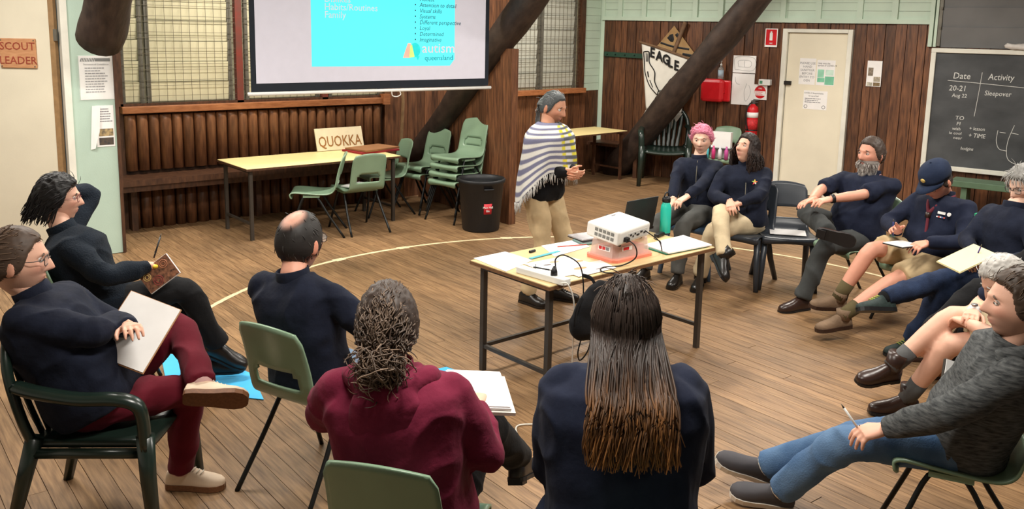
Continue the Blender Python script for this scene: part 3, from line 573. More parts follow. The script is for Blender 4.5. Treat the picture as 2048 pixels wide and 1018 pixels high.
def make_chair(style, label, loc, rz, group):
    """style: green (steel legs), dark / blue (moulded plastic legs)"""
    e = empty({'green': 'stacking_chair', 'dark': 'school_chair', 'blue': 'school_chair'}[style], loc, rz); tag(e, label, 'chair', group)
    ms = {'green': m_gch, 'dark': m_dch, 'blue': m_bch}[style]
    if style not in _sh:
        hw = .205 if style == 'green' else .225
        v, f = chair_shell(hw); me = obj('shell', v, f, ms, None, True).data; _sh[style] = [me]; bpy.data.objects.remove(bpy.data.objects[-1]) if False else None
        for o in list(COL.objects):
            if o.data is me: bpy.data.objects.remove(o)
        legs = []
        for sx in (-1, 1):
            if style == 'green':
                legs += [tube(bez([(sx*.165, .03, .425), (sx*.175, .10, .40), (sx*.195, .17, .22), (sx*.215, .255, 0)], 14), .0115, 8), tube(bez([(sx*.165, .02, .425), (sx*.175, -.04, .40), (sx*.195, -.15, .22), (sx*.215, -.30, 0)], 14), .0115, 8)]
            else:
                legs += [tube([(sx*.19, .16, .43), (sx*.205, .19, .2), (sx*.225, .22, 0)], [.028, .025, .021], 10), tube([(sx*.19, -.08, .43), (sx*.205, -.17, .2), (sx*.225, -.27, 0)], [.028, .025, .021], 10)]
        for g in legs:
            o = obj('leg', *g, m_steel if style == 'green' else ms, None, True); _sh[style].append(o.data); bpy.data.objects.remove(o)
        if style == 'green':
            mb = MB()
            mb.add(prism([(-.19, -.06, .404), (.19, -.06, .404), (.19, .10, .404), (.14, .10, .404), (.14, -.02, .404), (-.14, -.02, .404), (-.14, .10, .404), (-.19, .10, .404)], (0, 0, .022)))
        else:
            mb = MB().add(prism([(-.19, -.11, .40), (.19, -.11, .40), (.19, .18, .40), (.165, .18, .40), (.165, -.09, .40), (-.165, -.09, .40), (-.165, .18, .40), (-.19, .18, .40)], (0, 0, .026)))
        o = mb.build('bracket', ms); _sh[style].append(o.data); bpy.data.objects.remove(o)
    for i, me in enumerate(_sh[style]):
        o = bpy.data.objects.new(me.name.split('.')[0], me); COL.objects.link(o); o.parent = e
        if i == 0: sd = o.modifiers.new('s', 'SOLIDIFY'); sd.thickness = .011; sd.offset = -1
    return e
def face(dx, dy): return math.atan2(-dx, dy)
GF = 'green chairs at the yellow table by the wall'
make_chair('green', 'sage green chair left of the two drawn up to the yellow table', (3.88, 8.12, 0), face(-.85, .5), GF)
make_chair('green', 'sage green chair with paper on its seat, back to the camera, at yellow table', (4.33, 8.05, 0), face(.05, 1), GF)
make_chair('green', 'sage green chair at the right end of the yellow table', (4.95, 8.62, 0), face(-1, .15), GF)
for k in range(4): make_chair('green', ['lowest', 'second lowest', 'second highest', 'topmost'][k]+' sage green chair in the tall stack beside the black bin', (5.46+.012*k, 7.92, .088*k), face(-.97, -.22), 'chairs stacked beside the bin')
for k in range(2): make_chair('green', ['lower', 'upper'][k]+' sage green chair of the short stack behind the tall stack', (5.42+.012*k, 8.55, .088*k), face(-.97, -.22), 'chairs in the short stack')
make_chair('dark', 'empty slate plastic chair with a white sheet on its seat', (6.32, 4.28, 0), face(-.72, -.69), 'slate chairs in the circle')
def table(name, label, c, L, W_, h, rz, m_top, m_leg, inset=.06, rail=True, edge=m_dark):
    e = empty(name, (c[0], c[1], 0), rz); tag(e, label, 'table')
    bev(obj('tabletop', *box((0, 0, h-.012), (L, W_, .024)), m_top, e), .004)
    obj('edge_band', *box((0, 0, h-.016), (L+.006, W_+.006, .020)), edge, e)
    for sx in (-1, 1):
        for sy in (-1, 1): obj('leg', *box((sx*(L/2-inset), sy*(W_/2-inset), (h-.03)/2), (.032, .032, h-.03)), m_leg, e)
        obj('cross_rail', *box((sx*(L/2-inset), 0, .16), (.022, W_-2*inset, .022)), m_leg, e); obj('top_rail', *box((sx*(L/2-inset), 0, h-.04), (.03, W_-2*inset, .03)), m_leg, e)
    for sy in ((-1, 1) if rail == 2 else (1,)):
        if rail: obj('long_rail', *box((0, sy*(W_/2-inset), .16 if rail == 1 else h-.05), (L-2*inset, .022, .022)), m_leg, e)
    return e
m_ytop = mat('yellow_laminate', (232, 212, 150), rough=.4, var=.04, scale=5)
m_ptop = mat('worn_tan_laminate', (212, 188, 138), rough=.38, var=.08, scale=5)
m_leg = mat('grey_brown_steel', (66, 60, 54), rough=.45, metal=.3)
m_chip = mat('chipboard_edge', (112, 78, 50), rough=.6, var=.2, scale=40)
table('trestle_table', 'long table with a pale yellow top pushed along the log-slab wall', (4.03, 8.50), 1.72, .74, .72, .02, m_ytop, m_leg, rail=0)
table('projector_table', 'tan table holding the projector and papers in the centre', (3.82, 3.95), 1.5, .70, .70, .05, m_ptop, m_leg, rail=1, edge=m_chip)
table('corner_table', 'cream-topped table in the far corner behind the standing presenter', (8.25, 9.02), 1.4, .62, .70, .08, m_ytop, m_dark, rail=0)
b2 = empty('corner_bench', tuple(WR.p(.5, 0, .2))); tag(b2, 'dark timber bench in the far corner under the peg rail', 'bench'); obj('seat', *local(b2, WR.box(.05, .95, .42, .46, .02, .40)), m_dark, b2)
for q in (.15, .85): obj('leg', *local(b2, WR.box(q-.03, q+.03, 0, .42, .08, .36)), m_dark, b2)
b3 = empty('green_bench', tuple(WR.p(5.9, 0, .3))); tag(b3, 'dull green painted bench under the chalkboard', 'bench'); bev(obj('seat', *local(b3, WR.box(5.0, 6.7, .42, .49, .18, .52)), mat('dull_green_paint', (88, 112, 88), rough=.5, var=.1), b3), .006)
for q in (5.15, 6.0, 6.6): obj('leg', *local(b3, WR.box(q-.03, q+.03, 0, .42, .22, .48)), MATS['dull_green_paint'], b3)
# plastic armchairs
def armchair(label, loc, rz, sc=1.0):
    e = empty('plastic_armchair', loc, rz); tag(e, label, 'chair', 'dark green resin armchairs'); S = sc
    def A(p): return [tuple(np.array(q)*S) for q in p]
    v = []; n = 12
    st = []
    for i in range(13):
        y = .24-.46*i/12
        st.append([(x*.235*S, y*S, (.405-.02*(1-(x*x))-(.02 if i == 0 else 0)+(.015 if i == 12 else 0))*S) for x in np.linspace(-1, 1, n)])
    f = [(i*n+j, i*n+j+1, (i+1)*n+j+1, (i+1)*n+j) for i in range(12) for j in range(n-1)]
    o = obj('seat', np.concatenate([np.array(q) for q in st]), f, m_arm, e, True); o.modifiers.new('s', 'SOLIDIFY').thickness = .025*S
    arch = bez(A([(-.235, -.20, .40), (-.255, -.24, .55), (-.24, -.285, .74), (-.14, -.315, .87), (0, -.325, .905), (.14, -.315, .87), (.24, -.285, .74), (.255, -.24, .55), (.235, -.20, .40)]), 44); obj('back_frame', *tube(arch, .026*S, 8, rb=.018*S), m_arm, e, True)
    for k, x in enumerate(np.linspace(-.16, .16, 6)):
        zt = .86-1.4*x*x; obj('slat', *tube(bez(A([(x*.8, -.215, .40), (x*.95, -.262, .58), (x*1.12, -.31, zt)]), 12), .022*S, 8, rb=.006*S), m_arm, e, True)
    for sx in (-1, 1):
        obj('armrest', *tube(bez(A([(sx*.245, -.255, .665), (sx*.275, -.16, .655), (sx*.29, 0, .635), (sx*.29, .14, .635), (sx*.285, .215, .615), (sx*.275, .24, .56), (sx*.268, .245, .42)]), 30), .026*S, 10, rb=.036*S), m_arm, e, True)
        obj('leg', *tube(A([(sx*.265, .245, .47), (sx*.27, .25, .30), (sx*.285, .275, 0)]), [.038*S, .034*S, .024*S], 8), m_arm, e, True); obj('leg', *tube(A([(sx*.235, -.20, .45), (sx*.25, -.24, .30), (sx*.27, -.32, 0)]), [.036*S, .032*S, .022*S], 8), m_arm, e, True)
        obj('side_rail', *tube(A([(sx*.245, .22, .385), (sx*.245, -.2, .385)]), [.022*S]*2, 8), m_arm, e, True)
    return e
armchair('dark green resin armchair with fan back against the far wall', (9.2, 8.25, 0), face(-.75, -.66), 1.17)
armchair('dark green resin armchair in the left foreground under the person in maroon trousers', (.87, 3.84, 0), face(.81, -.58))
make_chair('green', 'sage green chair by the wall holding a white box and small bottles', (9.48, 7.50, .0), face(-.9, -.4), 'green chairs by the wall')
e = empty('supply_box', (9.40, 7.47, .45)); tag(e, 'white box with coloured bottles strapped to it on the far green chair', 'box'); Rb = rotz(face(-.9, -.4))
obj('carton', *box((0.03, 0, .17), (.26, .10, .34), Rb), m_paper, e); obj('strap', *box((-.03, -.015, .13), (.34, .20, .008), Rb), m_blk, e)
for k, c in enumerate(((80, 190, 200), (200, 60, 120), (220, 220, 225), (190, 80, 150))): q = Rb@V3(.13-.085*k, .14, 0); obj('bottle', *lathe([(0, 0), (.026, 0), (.026, .12), (.012, .14), (.012, .17)], tuple(q), 12), mat('bottle_%d' % k, c, rough=.3), e, True)
# bin
e = empty('rubbish_bin', (5.40, 7.36, 0)); tag(e, 'round black plastic bin with a red label reading Main Hall Bin', 'bin'); m_bin = mat('bin_plastic', (24, 25, 28), rough=.5, var=.08, bump=.1, bscale=40)
obj('body', *lathe([(0, 0), (.185, 0), (.195, .015), (.235, .50), (.25, .51), (.255, .535), (.245, .55), (.225, .545), (.22, .50), (.18, .03)], n=32), m_bin, e, True)
ta = math.atan2(-.62, -.35)  # label faces the camera
def bp(a, z, r_=None): r2 = .1875+.0955*z+.004 if r_ is None else r_; return (r2*math.cos(ta+a), r2*math.sin(ta+a), z)
v = [bp(a, z) for z in (.20, .31) for a in np.linspace(.02, .42, 9)]; o = obj('label', v, [(j, j+1, 9+j+1, 9+j) for j in range(8)], mat('red_label', (196, 38, 52), rough=.5), e, True); o.modifiers.new('s', 'SOLIDIFY').thickness = .002
for t_, z in (('Main Hall', .262), ('Bin', .225)): c_ = np.array(bp(.22, z, .2165)); text_mesh('lettering', t_, .032, m_wht, (c_, nrm((-math.sin(ta+.22), math.cos(ta+.22), 0)), (0, 0, 1)), o, align='CENTER', sx=.9, extrude=.002)
obj('handle', *tube([bp(a, .46, .242) for a in np.linspace(.0, .45, 8)], .01, 8), m_bin, e, True)
# sign and cardboard on the yellow table
e = empty('name_board', (4.55, 8.84, .72), .02); tag(e, 'cream board hand-painted QUOKKA leaning on the log-slab wall', 'sign'); up = nrm((0, .30, 1)); Rq = np.array([[1, 0, 0], np.cross(up, (1, 0, 0)), up]).T
obj('panel', *box(up*.13+V3(0, .0, 0), (.58, .012, .25), Rq), mat('cream_board', (226, 212, 178), rough=.6, var=.05), e); m_brs = mat('brown_brush', (150, 100, 44), rough=.6)
text_mesh('lettering', 'QUOKKA', .17, m_brs, (V3(-.265, -.008, 0)+up*.05, (1, 0, 0), up), e, sx=.72, extrude=.002)
for k, (w, d, z, c, nm, lb) in enumerate(((.52, .36, .0, (150, 40, 44), 'red_folder', 'red folder under the cardboard on the yellow table'), (.50, .34, .022, (150, 104, 66), 'cardboard_sheet', 'brown cardboard lying on the red folder on the yellow table'))):
    o = obj(nm, *box((4.80+.02*k, 8.62, .731+z), (w, d, .02), rotz(.15+.1*k)), mat(nm, c, rough=.8, var=.1)); tag(o, lb, 'folder' if k == 0 else 'cardboard'); bev(o, .002)
o = obj('folded_paper', *box((4.36, 8.12, .452), (.30, .2, .012), rotz(.4)), m_paper); tag(o, 'folded pale paper on the seat of the middle green chair', 'paper')
o = obj('paper_sheet', *box((6.33, 4.27, .452), (.21, .29, .003), rotz(face(-.72, -.69)+1.45)), m_paper); tag(o, 'white sheet lying on the empty slate chair', 'paper')
# blue sheets on the floor
m_blue = mat('sky_blue_card', (70, 178, 232), rough=.6, var=.04)
for nm, P, lb in (('blue_sheet', [(1.72, 6.15), (2.0, 6.28), (1.84, 5.33), (1.93, 4.95), (1.84, 4.55), (1.45, 5.0)], 'sky blue sheet on the floor behind the crossed dark-trousered leg'), ('blue_sheet', [(2.62, 4.40), (2.95, 4.36), (3.02, 4.05), (2.66, 4.08)], 'sky blue sheet on the floor near the projector table leg')):
    o = obj(nm, *prism([(a, b, .003) for a, b in P], (0, 0, .004)), m_blue); tag(o, lb, 'sheet')
# ================================================================== PEOPLE: poses
def ik(a, t, l1, l2, pole):
    a = np.asarray(a, float); t = np.asarray(t, float); d = t-a; L = np.linalg.norm(d); m = (l1+l2)*.995
    if L > m: t = a+d/L*m; L = m
    L = max(L, abs(l1-l2)+.02); u = nrm(t-a); x = (l1*l1-l2*l2+L*L)/(2*L); h = math.sqrt(max(0, l1*l1-x*x))
    p = np.asarray(pole, float); p = nrm(p-u*(p@u)); return a+u*x+p*h, a+u*L
def solve(P):
    s = P.get('s', 1.0); J = {}; hip = V3(*P['hip']); nb = V3(*P['nb']); up = nrm(nb-hip)
    fh = nrm(V3(*P['f'], 0)); fs = nrm(V3(*P.get('fs', P['f']), 0))
    lh = V3(-fh[1], fh[0], 0); ls = nrm(V3(-fs[1], fs[0], P.get('tilt', 0)))
    sw = P.get('sw', .158)*s
    J.update(hip=hip, nb=nb, up=up, fh=fh, fs=fs, lh=lh, ls=ls, head=V3(*P['head']), look=nrm(P['look']))
    sb = nb-up*.055*s
    for k, sg in (('L', 1), ('R', -1)):
        J['sh'+k] = sb+ls*sw*sg; J['hp'+k] = hip+lh*.095*s*sg-V3(0, 0, .01)
        if k in P['arms']:
            w, pole = P['arms'][k][:2]; J['el'+k], J['wr'+k] = ik(J['sh'+k], w, .285*s, .25*s, pole)
        an, pole = P['legs'][k][:2]; J['kn'+k], J['an'+k] = ik(J['hp'+k], an, .43*s, .425*s, pole)
        J['toe'+k] = nrm(P['legs'][k][2])
    return J
UPZ = (0, 0, 1)
PEOPLE = {}
PEOPLE['presenter'] = dict(hip=(4.30, 5.08, .88), nb=(4.32, 5.06, 1.36), f=(.25, -.97), fs=(.35, -.94), head=(4.39, 5.08, 1.508), look=(.28, -.92, -.28), s=.96,
    arms=dict(L=((4.38, 4.79, 1.06), (.25, .3, -1)), R=((4.30, 4.78, 1.065), (-.25, .2, -1))), legs=dict(L=((4.44, 5.05, .09), (.3, -1, 0), (.55, -.85, 0)), R=((4.19, 5.10, .09), (.2, -1, 0), (.15, -1, 0))))
PEOPLE['pink'] = dict(hip=(6.02, 4.98, .56), nb=(6.02, 5.00, 1.00), f=(-.95, -.30), fs=(-.85, -.5), head=(6.03, 4.99, 1.17), look=(-.85, -.50, -.10), s=.97,
    arms=dict(L=((5.58, 4.78, .72), (.4, -.9, -.3)), R=((5.55, 4.87, .70), (-.2, .9, -.4))), legs=dict(L=((5.56, 4.78, .09), (-.5, 0, 1), (-.9, -.4, 0)), R=((5.45, 5.05, .09), (-.5, 0, 1), (-.9, -.3, 0))))
PEOPLE['darkhair'] = dict(hip=(6.10, 4.55, .53), nb=(6.16, 4.60, .98), f=(-.95, -.30), fs=(-.80, -.6), head=(6.15, 4.60, 1.13), look=(-.93, .05, .28), s=.98,
    arms=dict(L=((5.80, 4.40, .73), (.3, -.9, -.4)), R=((5.78, 4.46, .74), (-.2, .9, -.4))), legs=dict(L=((5.66, 4.63, .09), (-.5, 0, 1), (-.85, -.5, 0)), R=((5.52, 4.28, .36), (-.3, .2, 1), (-.35, -.75, -.55))))
PEOPLE['beard'] = dict(hip=(6.44, 3.70, .53), nb=(6.54, 3.70, 1.00), f=(-.95, .30), fs=(-.90, -.1), head=(6.53, 3.70, 1.17), look=(-.93, .15, -.02), s=1.04, sw=.185,
    arms=dict(L=((6.04, 3.74, .85), (.1, -.9, -.3)), R=((5.98, 3.84, .84), (-.2, .9, -.2))), legs=dict(L=((5.84, 3.77, .09), (-.5, 0, 1), (-.95, .25, 0)), R=((5.88, 3.62, .64), (-.4, .7, .4), (.25, -.55, -.10))))
PEOPLE['cap'] = dict(hip=(6.28, 3.04, .53), nb=(6.36, 3.02, .96), f=(-.93, .35), fs=(-.93, .05), head=(6.24, 3.02, 1.08), look=(-.85, .15, -.55), s=1.02, sw=.18,
    arms=dict(L=((5.99, 2.93, .68), (.2, -.9, -.3)), R=((5.98, 3.14, .73), (.1, .9, -.5))), legs=dict(L=((5.50, 3.23, .16), (-.5, 0, 1), (-.85, .35, -.05)), R=((5.76, 3.42, .20), (-.5, 0, 1), (-.85, .45, .1))))
PEOPLE['notepad'] = dict(hip=(5.97, 2.42, .55), nb=(6.05, 2.41, 1.01), f=(-.92, .40), fs=(-.92, .3), head=(6.12, 2.39, 1.155), look=(-.85, .3, -.35), s=.98,
    arms=dict(L=((5.66, 2.34, .72), (.1, -.9, -.3)), R=((5.70, 2.46, .72), (.1, .9, -.3))), legs=dict(L=((5.62, 2.78, .09), (-.5, 0, 1), (-.9, .4, 0)), R=((5.20, 2.80, .45), (-.2, .1, 1), (-.80, .42, .05))))
PEOPLE['blackpants'] = dict(hip=(5.70, 1.99, .56), nb=(5.86, 1.90, 1.0), f=(-.86, .5), head=(5.90, 1.88, 1.18), look=(-.86, .5, -.1), s=.98,
    arms=dict(L=((5.42, 2.0, .70), (.1, -.9, -.3)), R=((5.48, 2.2, .70), (.1, .9, -.3))), legs=dict(L=((5.42, 2.44, .09), (-.5, 0, 1), (-.85, .5, 0)), R=((5.10, 2.42, .36), (-.2, .2, 1), (-.75, .5, -.28))))
PEOPLE['whitehair'] = dict(hip=(4.98, 1.78, .53), nb=(4.80, 1.80, .90), f=(-.55, .84), head=(4.62, 1.84, .90), look=(-.6, .55, -.65), s=1.02, sw=.18,
    arms=dict(L=((4.66, 2.02, .62), (-.6, -.5, -.2)), R=((4.74, 2.03, .66), (.8, .4, -.2))), legs=dict(L=((4.66, 2.30, .10), (-.5, .3, 1), (-.75, .6, 0)), R=((4.52, 2.33, .31), (0, .2, 1), (-.86, .30, .0))))
PEOPLE['greyhoodie'] = dict(hip=(3.52, 1.48, .52), nb=(3.48, 1.34, .95), f=(-.45, .88), fs=(-.55, .83), head=(3.465, 1.325, 1.115), look=(-.62, .75, .0), s=1.03, sw=.18,
    arms=dict(L=((3.20, 1.66, .57), (-.6, -.6, -.1)), R=((3.72, 1.58, .58), (.9, .1, -.3))), legs=dict(L=((3.22, 2.11, .10), (-.3, 0, 1), (-.62, .75, .1)), R=((3.29, 2.28, .12), (-.3, .2, 1), (-.72, .65, .35))))
PEOPLE['longhair'] = dict(hip=(1.74, 1.66, .54), nb=(1.82, 1.75, 1.115), f=(.63, .78), head=(1.87, 1.80, 1.232), look=(.6, .79, -.05), s=1.0, sw=.18,
    arms=dict(L=((1.85, 2.05, .72), (-.2, -.1, -1)), R=((2.10, 1.84, .72), (.1, -.3, -1))), legs=dict(L=((1.98, 2.30, .09), (.3, .5, 1), (.5, .86, 0)), R=((2.32, 1.98, .09), (.5, .3, 1), (.7, .7, 0))))
PEOPLE['maroon'] = dict(hip=(1.42, 2.30, .53), nb=(1.36, 2.32, 1.01), f=(.80, .60), fs=(.62, .78), head=(1.38, 2.38, 1.15), look=(.55, .82, -.12), s=.98, sw=.18,
    arms=dict(L=((1.50, 2.70, .74), (-.7, .4, -.4)), R=((1.72, 2.36, .80), (.2, -.5, -.9))), legs=dict(L=((1.90, 2.75, .09), (.5, .5, 1), (.8, .6, 0)), R=((2.10, 2.58, .40), (.2, .2, 1), (.8, .5, -.3))))
PEOPLE['balding'] = dict(hip=(1.68, 3.58, .52), nb=(1.62, 3.62, .97), f=(.93, .36), fs=(.85, .5), hs=1.16, head=(1.68, 3.68, 1.115), look=(.88, .42, -.05), s=1.03, sw=.18,
    arms=dict(L=((1.98, 3.80, .66), (-.3, .8, -.3)), R=((1.95, 3.50, .62), (.2, -.9, -.2))), legs=dict(L=((2.30, 4.02, .10), (.3, .3, 1), (.9, .4, 0)), R=((2.44, 3.86, .10), (.3, .2, 1), (.9, .35, 0))))
PEOPLE['handhead'] = dict(hip=(1.16, 5.10, .56), nb=(1.00, 5.20, .96), f=(.97, -.22), fs=(.97, -.2), head=(1.00, 5.28, 1.12), look=(.94, -.3, -.02), s=1.0, sw=.17,
    arms=dict(L=((1.00, 5.38, 1.14), (.75, .5, .2)), R=((1.36, 4.90, .78), (-.1, -.8, -.5))), legs=dict(L=((1.72, 5.10, .09), (.5, 0, 1), (.9, -.4, 0)), R=((1.74, 4.97, .22), (.2, -.1, 1), (.75, -.5, -.4))))
PEOPLE['clipboard'] = dict(hip=(.82, 3.86, .53), nb=(.64, 3.97, .97), f=(.81, -.58), hs=1.2, head=(.585, 3.97, 1.125), look=(.95, -.3, -.05), s=.98, sw=.17,
    arms=dict(L=((.93, 3.70, .86), (.3, .7, -.4)), R=((.93, 3.90, .84), (.2, -.9, -.1))), legs=dict(L=((1.20, 3.64, .56), (.6, .45, .45), (.85, -.42, -.10)), R=((1.16, 3.86, .09), (.5, -.2, 1), (.75, -.6, 0))))
# ================================================================== PEOPLE: bodies, heads, hair, hands, clothes
def sstep(a, b, x): t = np.clip((x-a)/(b-a), 0, 1); return t*t*(3-2*t)
def head_pts(d):
    """unit directions (x right, y forward, z up) -> head surface in metres plus weights for lips and cheeks"""
    x, y, z = d[:, 0], d[:, 1], d[:, 2]; p = d*np.array([.074, .096, .116])
    jaw = sstep(-.05, -.95, z); back = sstep(0, -.6, y)
    p[:, 0] *= 1-.24*jaw+.03*sstep(.2, -.5, y); p[:, 1] *= 1-.38*jaw*back-.02*jaw*(1-back)
    fr = sstep(.1, .6, y); fx, fz = p[:, 0].copy(), p[:, 2].copy(); g = lambda v, c, s: np.exp(-((v-c)/s)**2)
    p[:, 1] -= fr*.008*(1-g(fx, 0, .05))
    t = np.clip((.026-fz)/.05, 0, 1); prof = np.where(fz > -.024, t, g(fz, -.024, .0075)); sig = .008+.007*t
    p[:, 1] += fr*.025*np.exp(-(fx/sig)**2)*prof*(fz < .03)
    p[:, 1] -= fr*.011*g(np.abs(fx), .030, .016)*g(fz, .012, .012)
    p[:, 1] += fr*.005*g(fz, .031, .008)*g(fx, 0, .045)
    lip = g(fz, -.056, .011)*g(fx, 0, .021); p[:, 1] += fr*.006*lip; p[:, 1] -= fr*.005*g(fz, -.056, .0026)*g(fx, 0, .022)
    p[:, 1] += fr*.009*g(fz, -.093, .014)*g(fx, 0, .026); ck = g(np.abs(fx), .045, .018)*g(fz, -.014, .02); p[:, 1] += fr*.004*ck; p[:, 0] += np.sign(fx)*fr*.003*ck
    p[:, 1] -= fr*.004*g(fz, -.040, .006)*g(fx, 0, .03)
    return p, fr*lip, fr*ck, fr*g(fz, -.024, .016)*g(fx, 0, .016)
def sphere_dirs(nu, nv):
    d = []; f = []
    for i in range(nv+1):
        t = math.pi*(.5+(i+.0)/nv*1-.5)
        for j in range(nu): a = 2*math.pi*j/nu; d.append((math.sin(t)*math.sin(a), math.sin(t)*math.cos(a), math.cos(t)))
    f = [(i*nu+j, (i+1)*nu+j, (i+1)*nu+(j+1) % nu, i*nu+(j+1) % nu) for i in range(nv) for j in range(nu)]
    return np.array(d), f
HD, HF = sphere_dirs(88, 64)
def hairline(d, front=.60, side=-.15, nape=-.62, temple=.30):
    """height above which hair grows, by azimuth (0 = face)"""
    az = np.abs(np.degrees(np.arctan2(d[:, 0], d[:, 1]))); return np.interp(az, [0, 35, 58, 72, 84, 100, 130, 180], [front, front-.03, temple, side, side-.18, side-.2, nape+.05, nape])
def vn_noise(P, f, seed=0): return np.array([mnoise.noise(Vector((p[0]*f+seed, p[1]*f+seed*1.7, p[2]*f))) for p in P])
def ring(c, ax, ay, rx, ry, n=22, e=2.4):
    a = np.arange(n)*2*math.pi/n; ca, sa = np.cos(a), np.sin(a); k = 2/e
    return c+np.outer(np.sign(ca)*np.abs(ca)**k*rx, ax)+np.outer(np.sign(sa)*np.abs(sa)**k*ry, ay)
def torso(J, s, b, grow=0., belly=0., t0=-.14, t1=1.0, seated=True, bust=0.):
    hip, nb = J['hip'], J['nb']; L = nb-hip; secs = []
    T = [t0, 0, .18, .36, .55, .74, .88, .97, t1+.02]; RX = [.155, .172, .163, .155, .160, .172, .168, .118, .066]; RY = [.115, .132, .124, .117, .118, .118, .100, .075, .058]
    for t, rx, ry in zip(T, RX, RY):
        tt = np.clip(t, 0, 1); ax = nrm(J['lh']*(1-tt)+J['ls']*tt); up = nrm(L); ax = nrm(ax-up*(ax@up)); ay = np.cross(up, ax); fwd = -ay if (-ay)@J['fs'] > 0 else ay
        sl = math.sin(math.pi*min(1, max(0, t)))*.02
        rr = rx*s*(b if t < .9 else 1+(b-1)*.4)+grow; ry2 = ry*s*(1+(b-1)*1.1 if t < .9 else 1)+grow
        w = math.exp(-((t-.28)/.25)**2)*belly+math.exp(-((t-.66)/.13)**2)*bust
        c = hip+L*t-fwd*sl*.6+fwd*w*.5; secs.append(ring(c, ax, fwd, rr, ry2+w*.5))
    return loft(secs)
def limb(pts, rad, n=14):
    P = bez(pts, 6*(len(pts)-1)); R = np.interp(np.linspace(0, 1, len(P)), np.linspace(0, 1, len(rad)), rad); return tube(P, R, n)
def limb2(a, m, e, ra, rm, re, mid1=None, mid2=None, n=14):
    """two-bone limb with a rounded bend"""
    a, m, e = [np.asarray(q, float) for q in (a, m, e)]; mid1 = (ra+rm)/2 if mid1 is None else mid1; mid2 = (rm+re)/2 if mid2 is None else mid2
    k1 = m+(a-m)*.14; k2 = m+(e-m)*.14; mm = m*.5+(k1+k2)*.25
    P = np.array([a, a+(m-a)*.45, k1, mm, k2, m+(e-m)*.42, e]); return tube(P, [ra, mid1, rm*1.01, rm*1.03, rm, mid2, re], n)
def hand_mesh(wr, F, N, sgn, curl=.5, s=1.0, spread=.12, point=None):
    """palm, four unequal jointed fingers and a thumb from the side of the palm"""
    F = nrm(F); N = nrm(np.asarray(N, float)-F*(F@np.asarray(N, float))); S = np.cross(F, N)*sgn; mb = MB(); wr = np.asarray(wr, float)
    secs = [ring(wr+F*q*s+N*.002, S, N, w*s, h*s, 14, 2.6) for q, w, h in ((-.035, .026, .021), (-.005, .028, .020), (.03, .037, .018), (.065, .041, .0155), (.088, .038, .012))]; mb.add(loft(secs))
    for k, (o, l) in enumerate(((.030, .070), (.010, .080), (-.011, .075), (-.030, .060))):
        p = wr+F*(.080-.004*abs(k-1.2))*s+S*o*s; d = nrm(F+S*(o/.03)*spread); cu = curl*(1+.12*k) if point is None or k > 0 else point; pts = [p-d*.012*s, p]
        for l2, a in ((.46, .6), (.32, 1.0), (.24, .8)):
            a = a*cu; d = nrm(d*math.cos(a)+N*math.sin(a)-0*S); N2 = N; p = p+d*l*l2*s; pts.append(p)
        mb.add(tube(pts, np.array([.0098, .0098, .0088, .0080, .0062])*s, 8)); mb.add(ball(pts[-1], .0064*s, nu=8, nv=6))
    p = wr+F*.016*s+S*.024*s+N*.004; d = nrm(F*.62+S*.75+N*.3); pts = [p, p+d*.035*s]; d = nrm(F*.9+S*.35+N*(.2+.5*curl)); pts.append(pts[-1]+d*.032*s); d = nrm(F*.95+S*.05+N*(.3+.5*curl)); pts.append(pts[-1]+d*.025*s)
    mb.add(tube(pts, np.array([.015, .0115, .0098, .0072])*s, 8)); mb.add(ball(pts[-1], .0072*s, nu=8, nv=6))
    return mb
def shoe_parts(an, T, U, kind, s=1.0):
    T = nrm(T); U = nrm(np.asarray(U, float)-T*(T@np.asarray(U, float))); X = np.cross(T, U); an = np.asarray(an, float); base = an-U*.085*s
    prof = [(-.068, .020, .040), (-.060, .030, .066), (-.03, .036, .088), (.02, .036, .092), (.06, .038, .076), (.10, .044, .058), (.145, .047, .048), (.178, .040, .040), (.198, .024, .030), (.204, .010, .022)]
    n = 16; secs = []; a = np.arange(n)*2*math.pi/n
    for y, w, h in prof:
        loop = []
        for t in a:
            c, q = math.cos(t), math.sin(t); z = h*(abs(q)**.8) if q > 0 else -.004*abs(q)**.3; loop.append(base+T*y*s+X*w*s*np.sign(c)*abs(c)**.7+U*(z+.014)*s)
        secs.append(np.array(loop))
    upper = MB().add(loft(secs)); th = .026 if kind in ('sneaker', 'hike') else .016
    out = [(y, w+.004) for y, w, _ in prof]; poly = [base+T*y*s+X*w*s for y, w in out]+[base+T*y*s-X*w*s for y, w in reversed(out)]
    sole = MB().add(prism([q-U*.004*s for q in poly], U*th*s))
    if kind == 'dress' or kind == 'boot': sole.add(box(base-T*.035*s-U*.008*s, (.062*s, .06*s, .02*s), np.array([X, T, U]).T))
    return upper, sole, (base, T, X, U)
def pick_col(base, vs): return np.array(lin(base))*np.asarray(vs)[:, None]
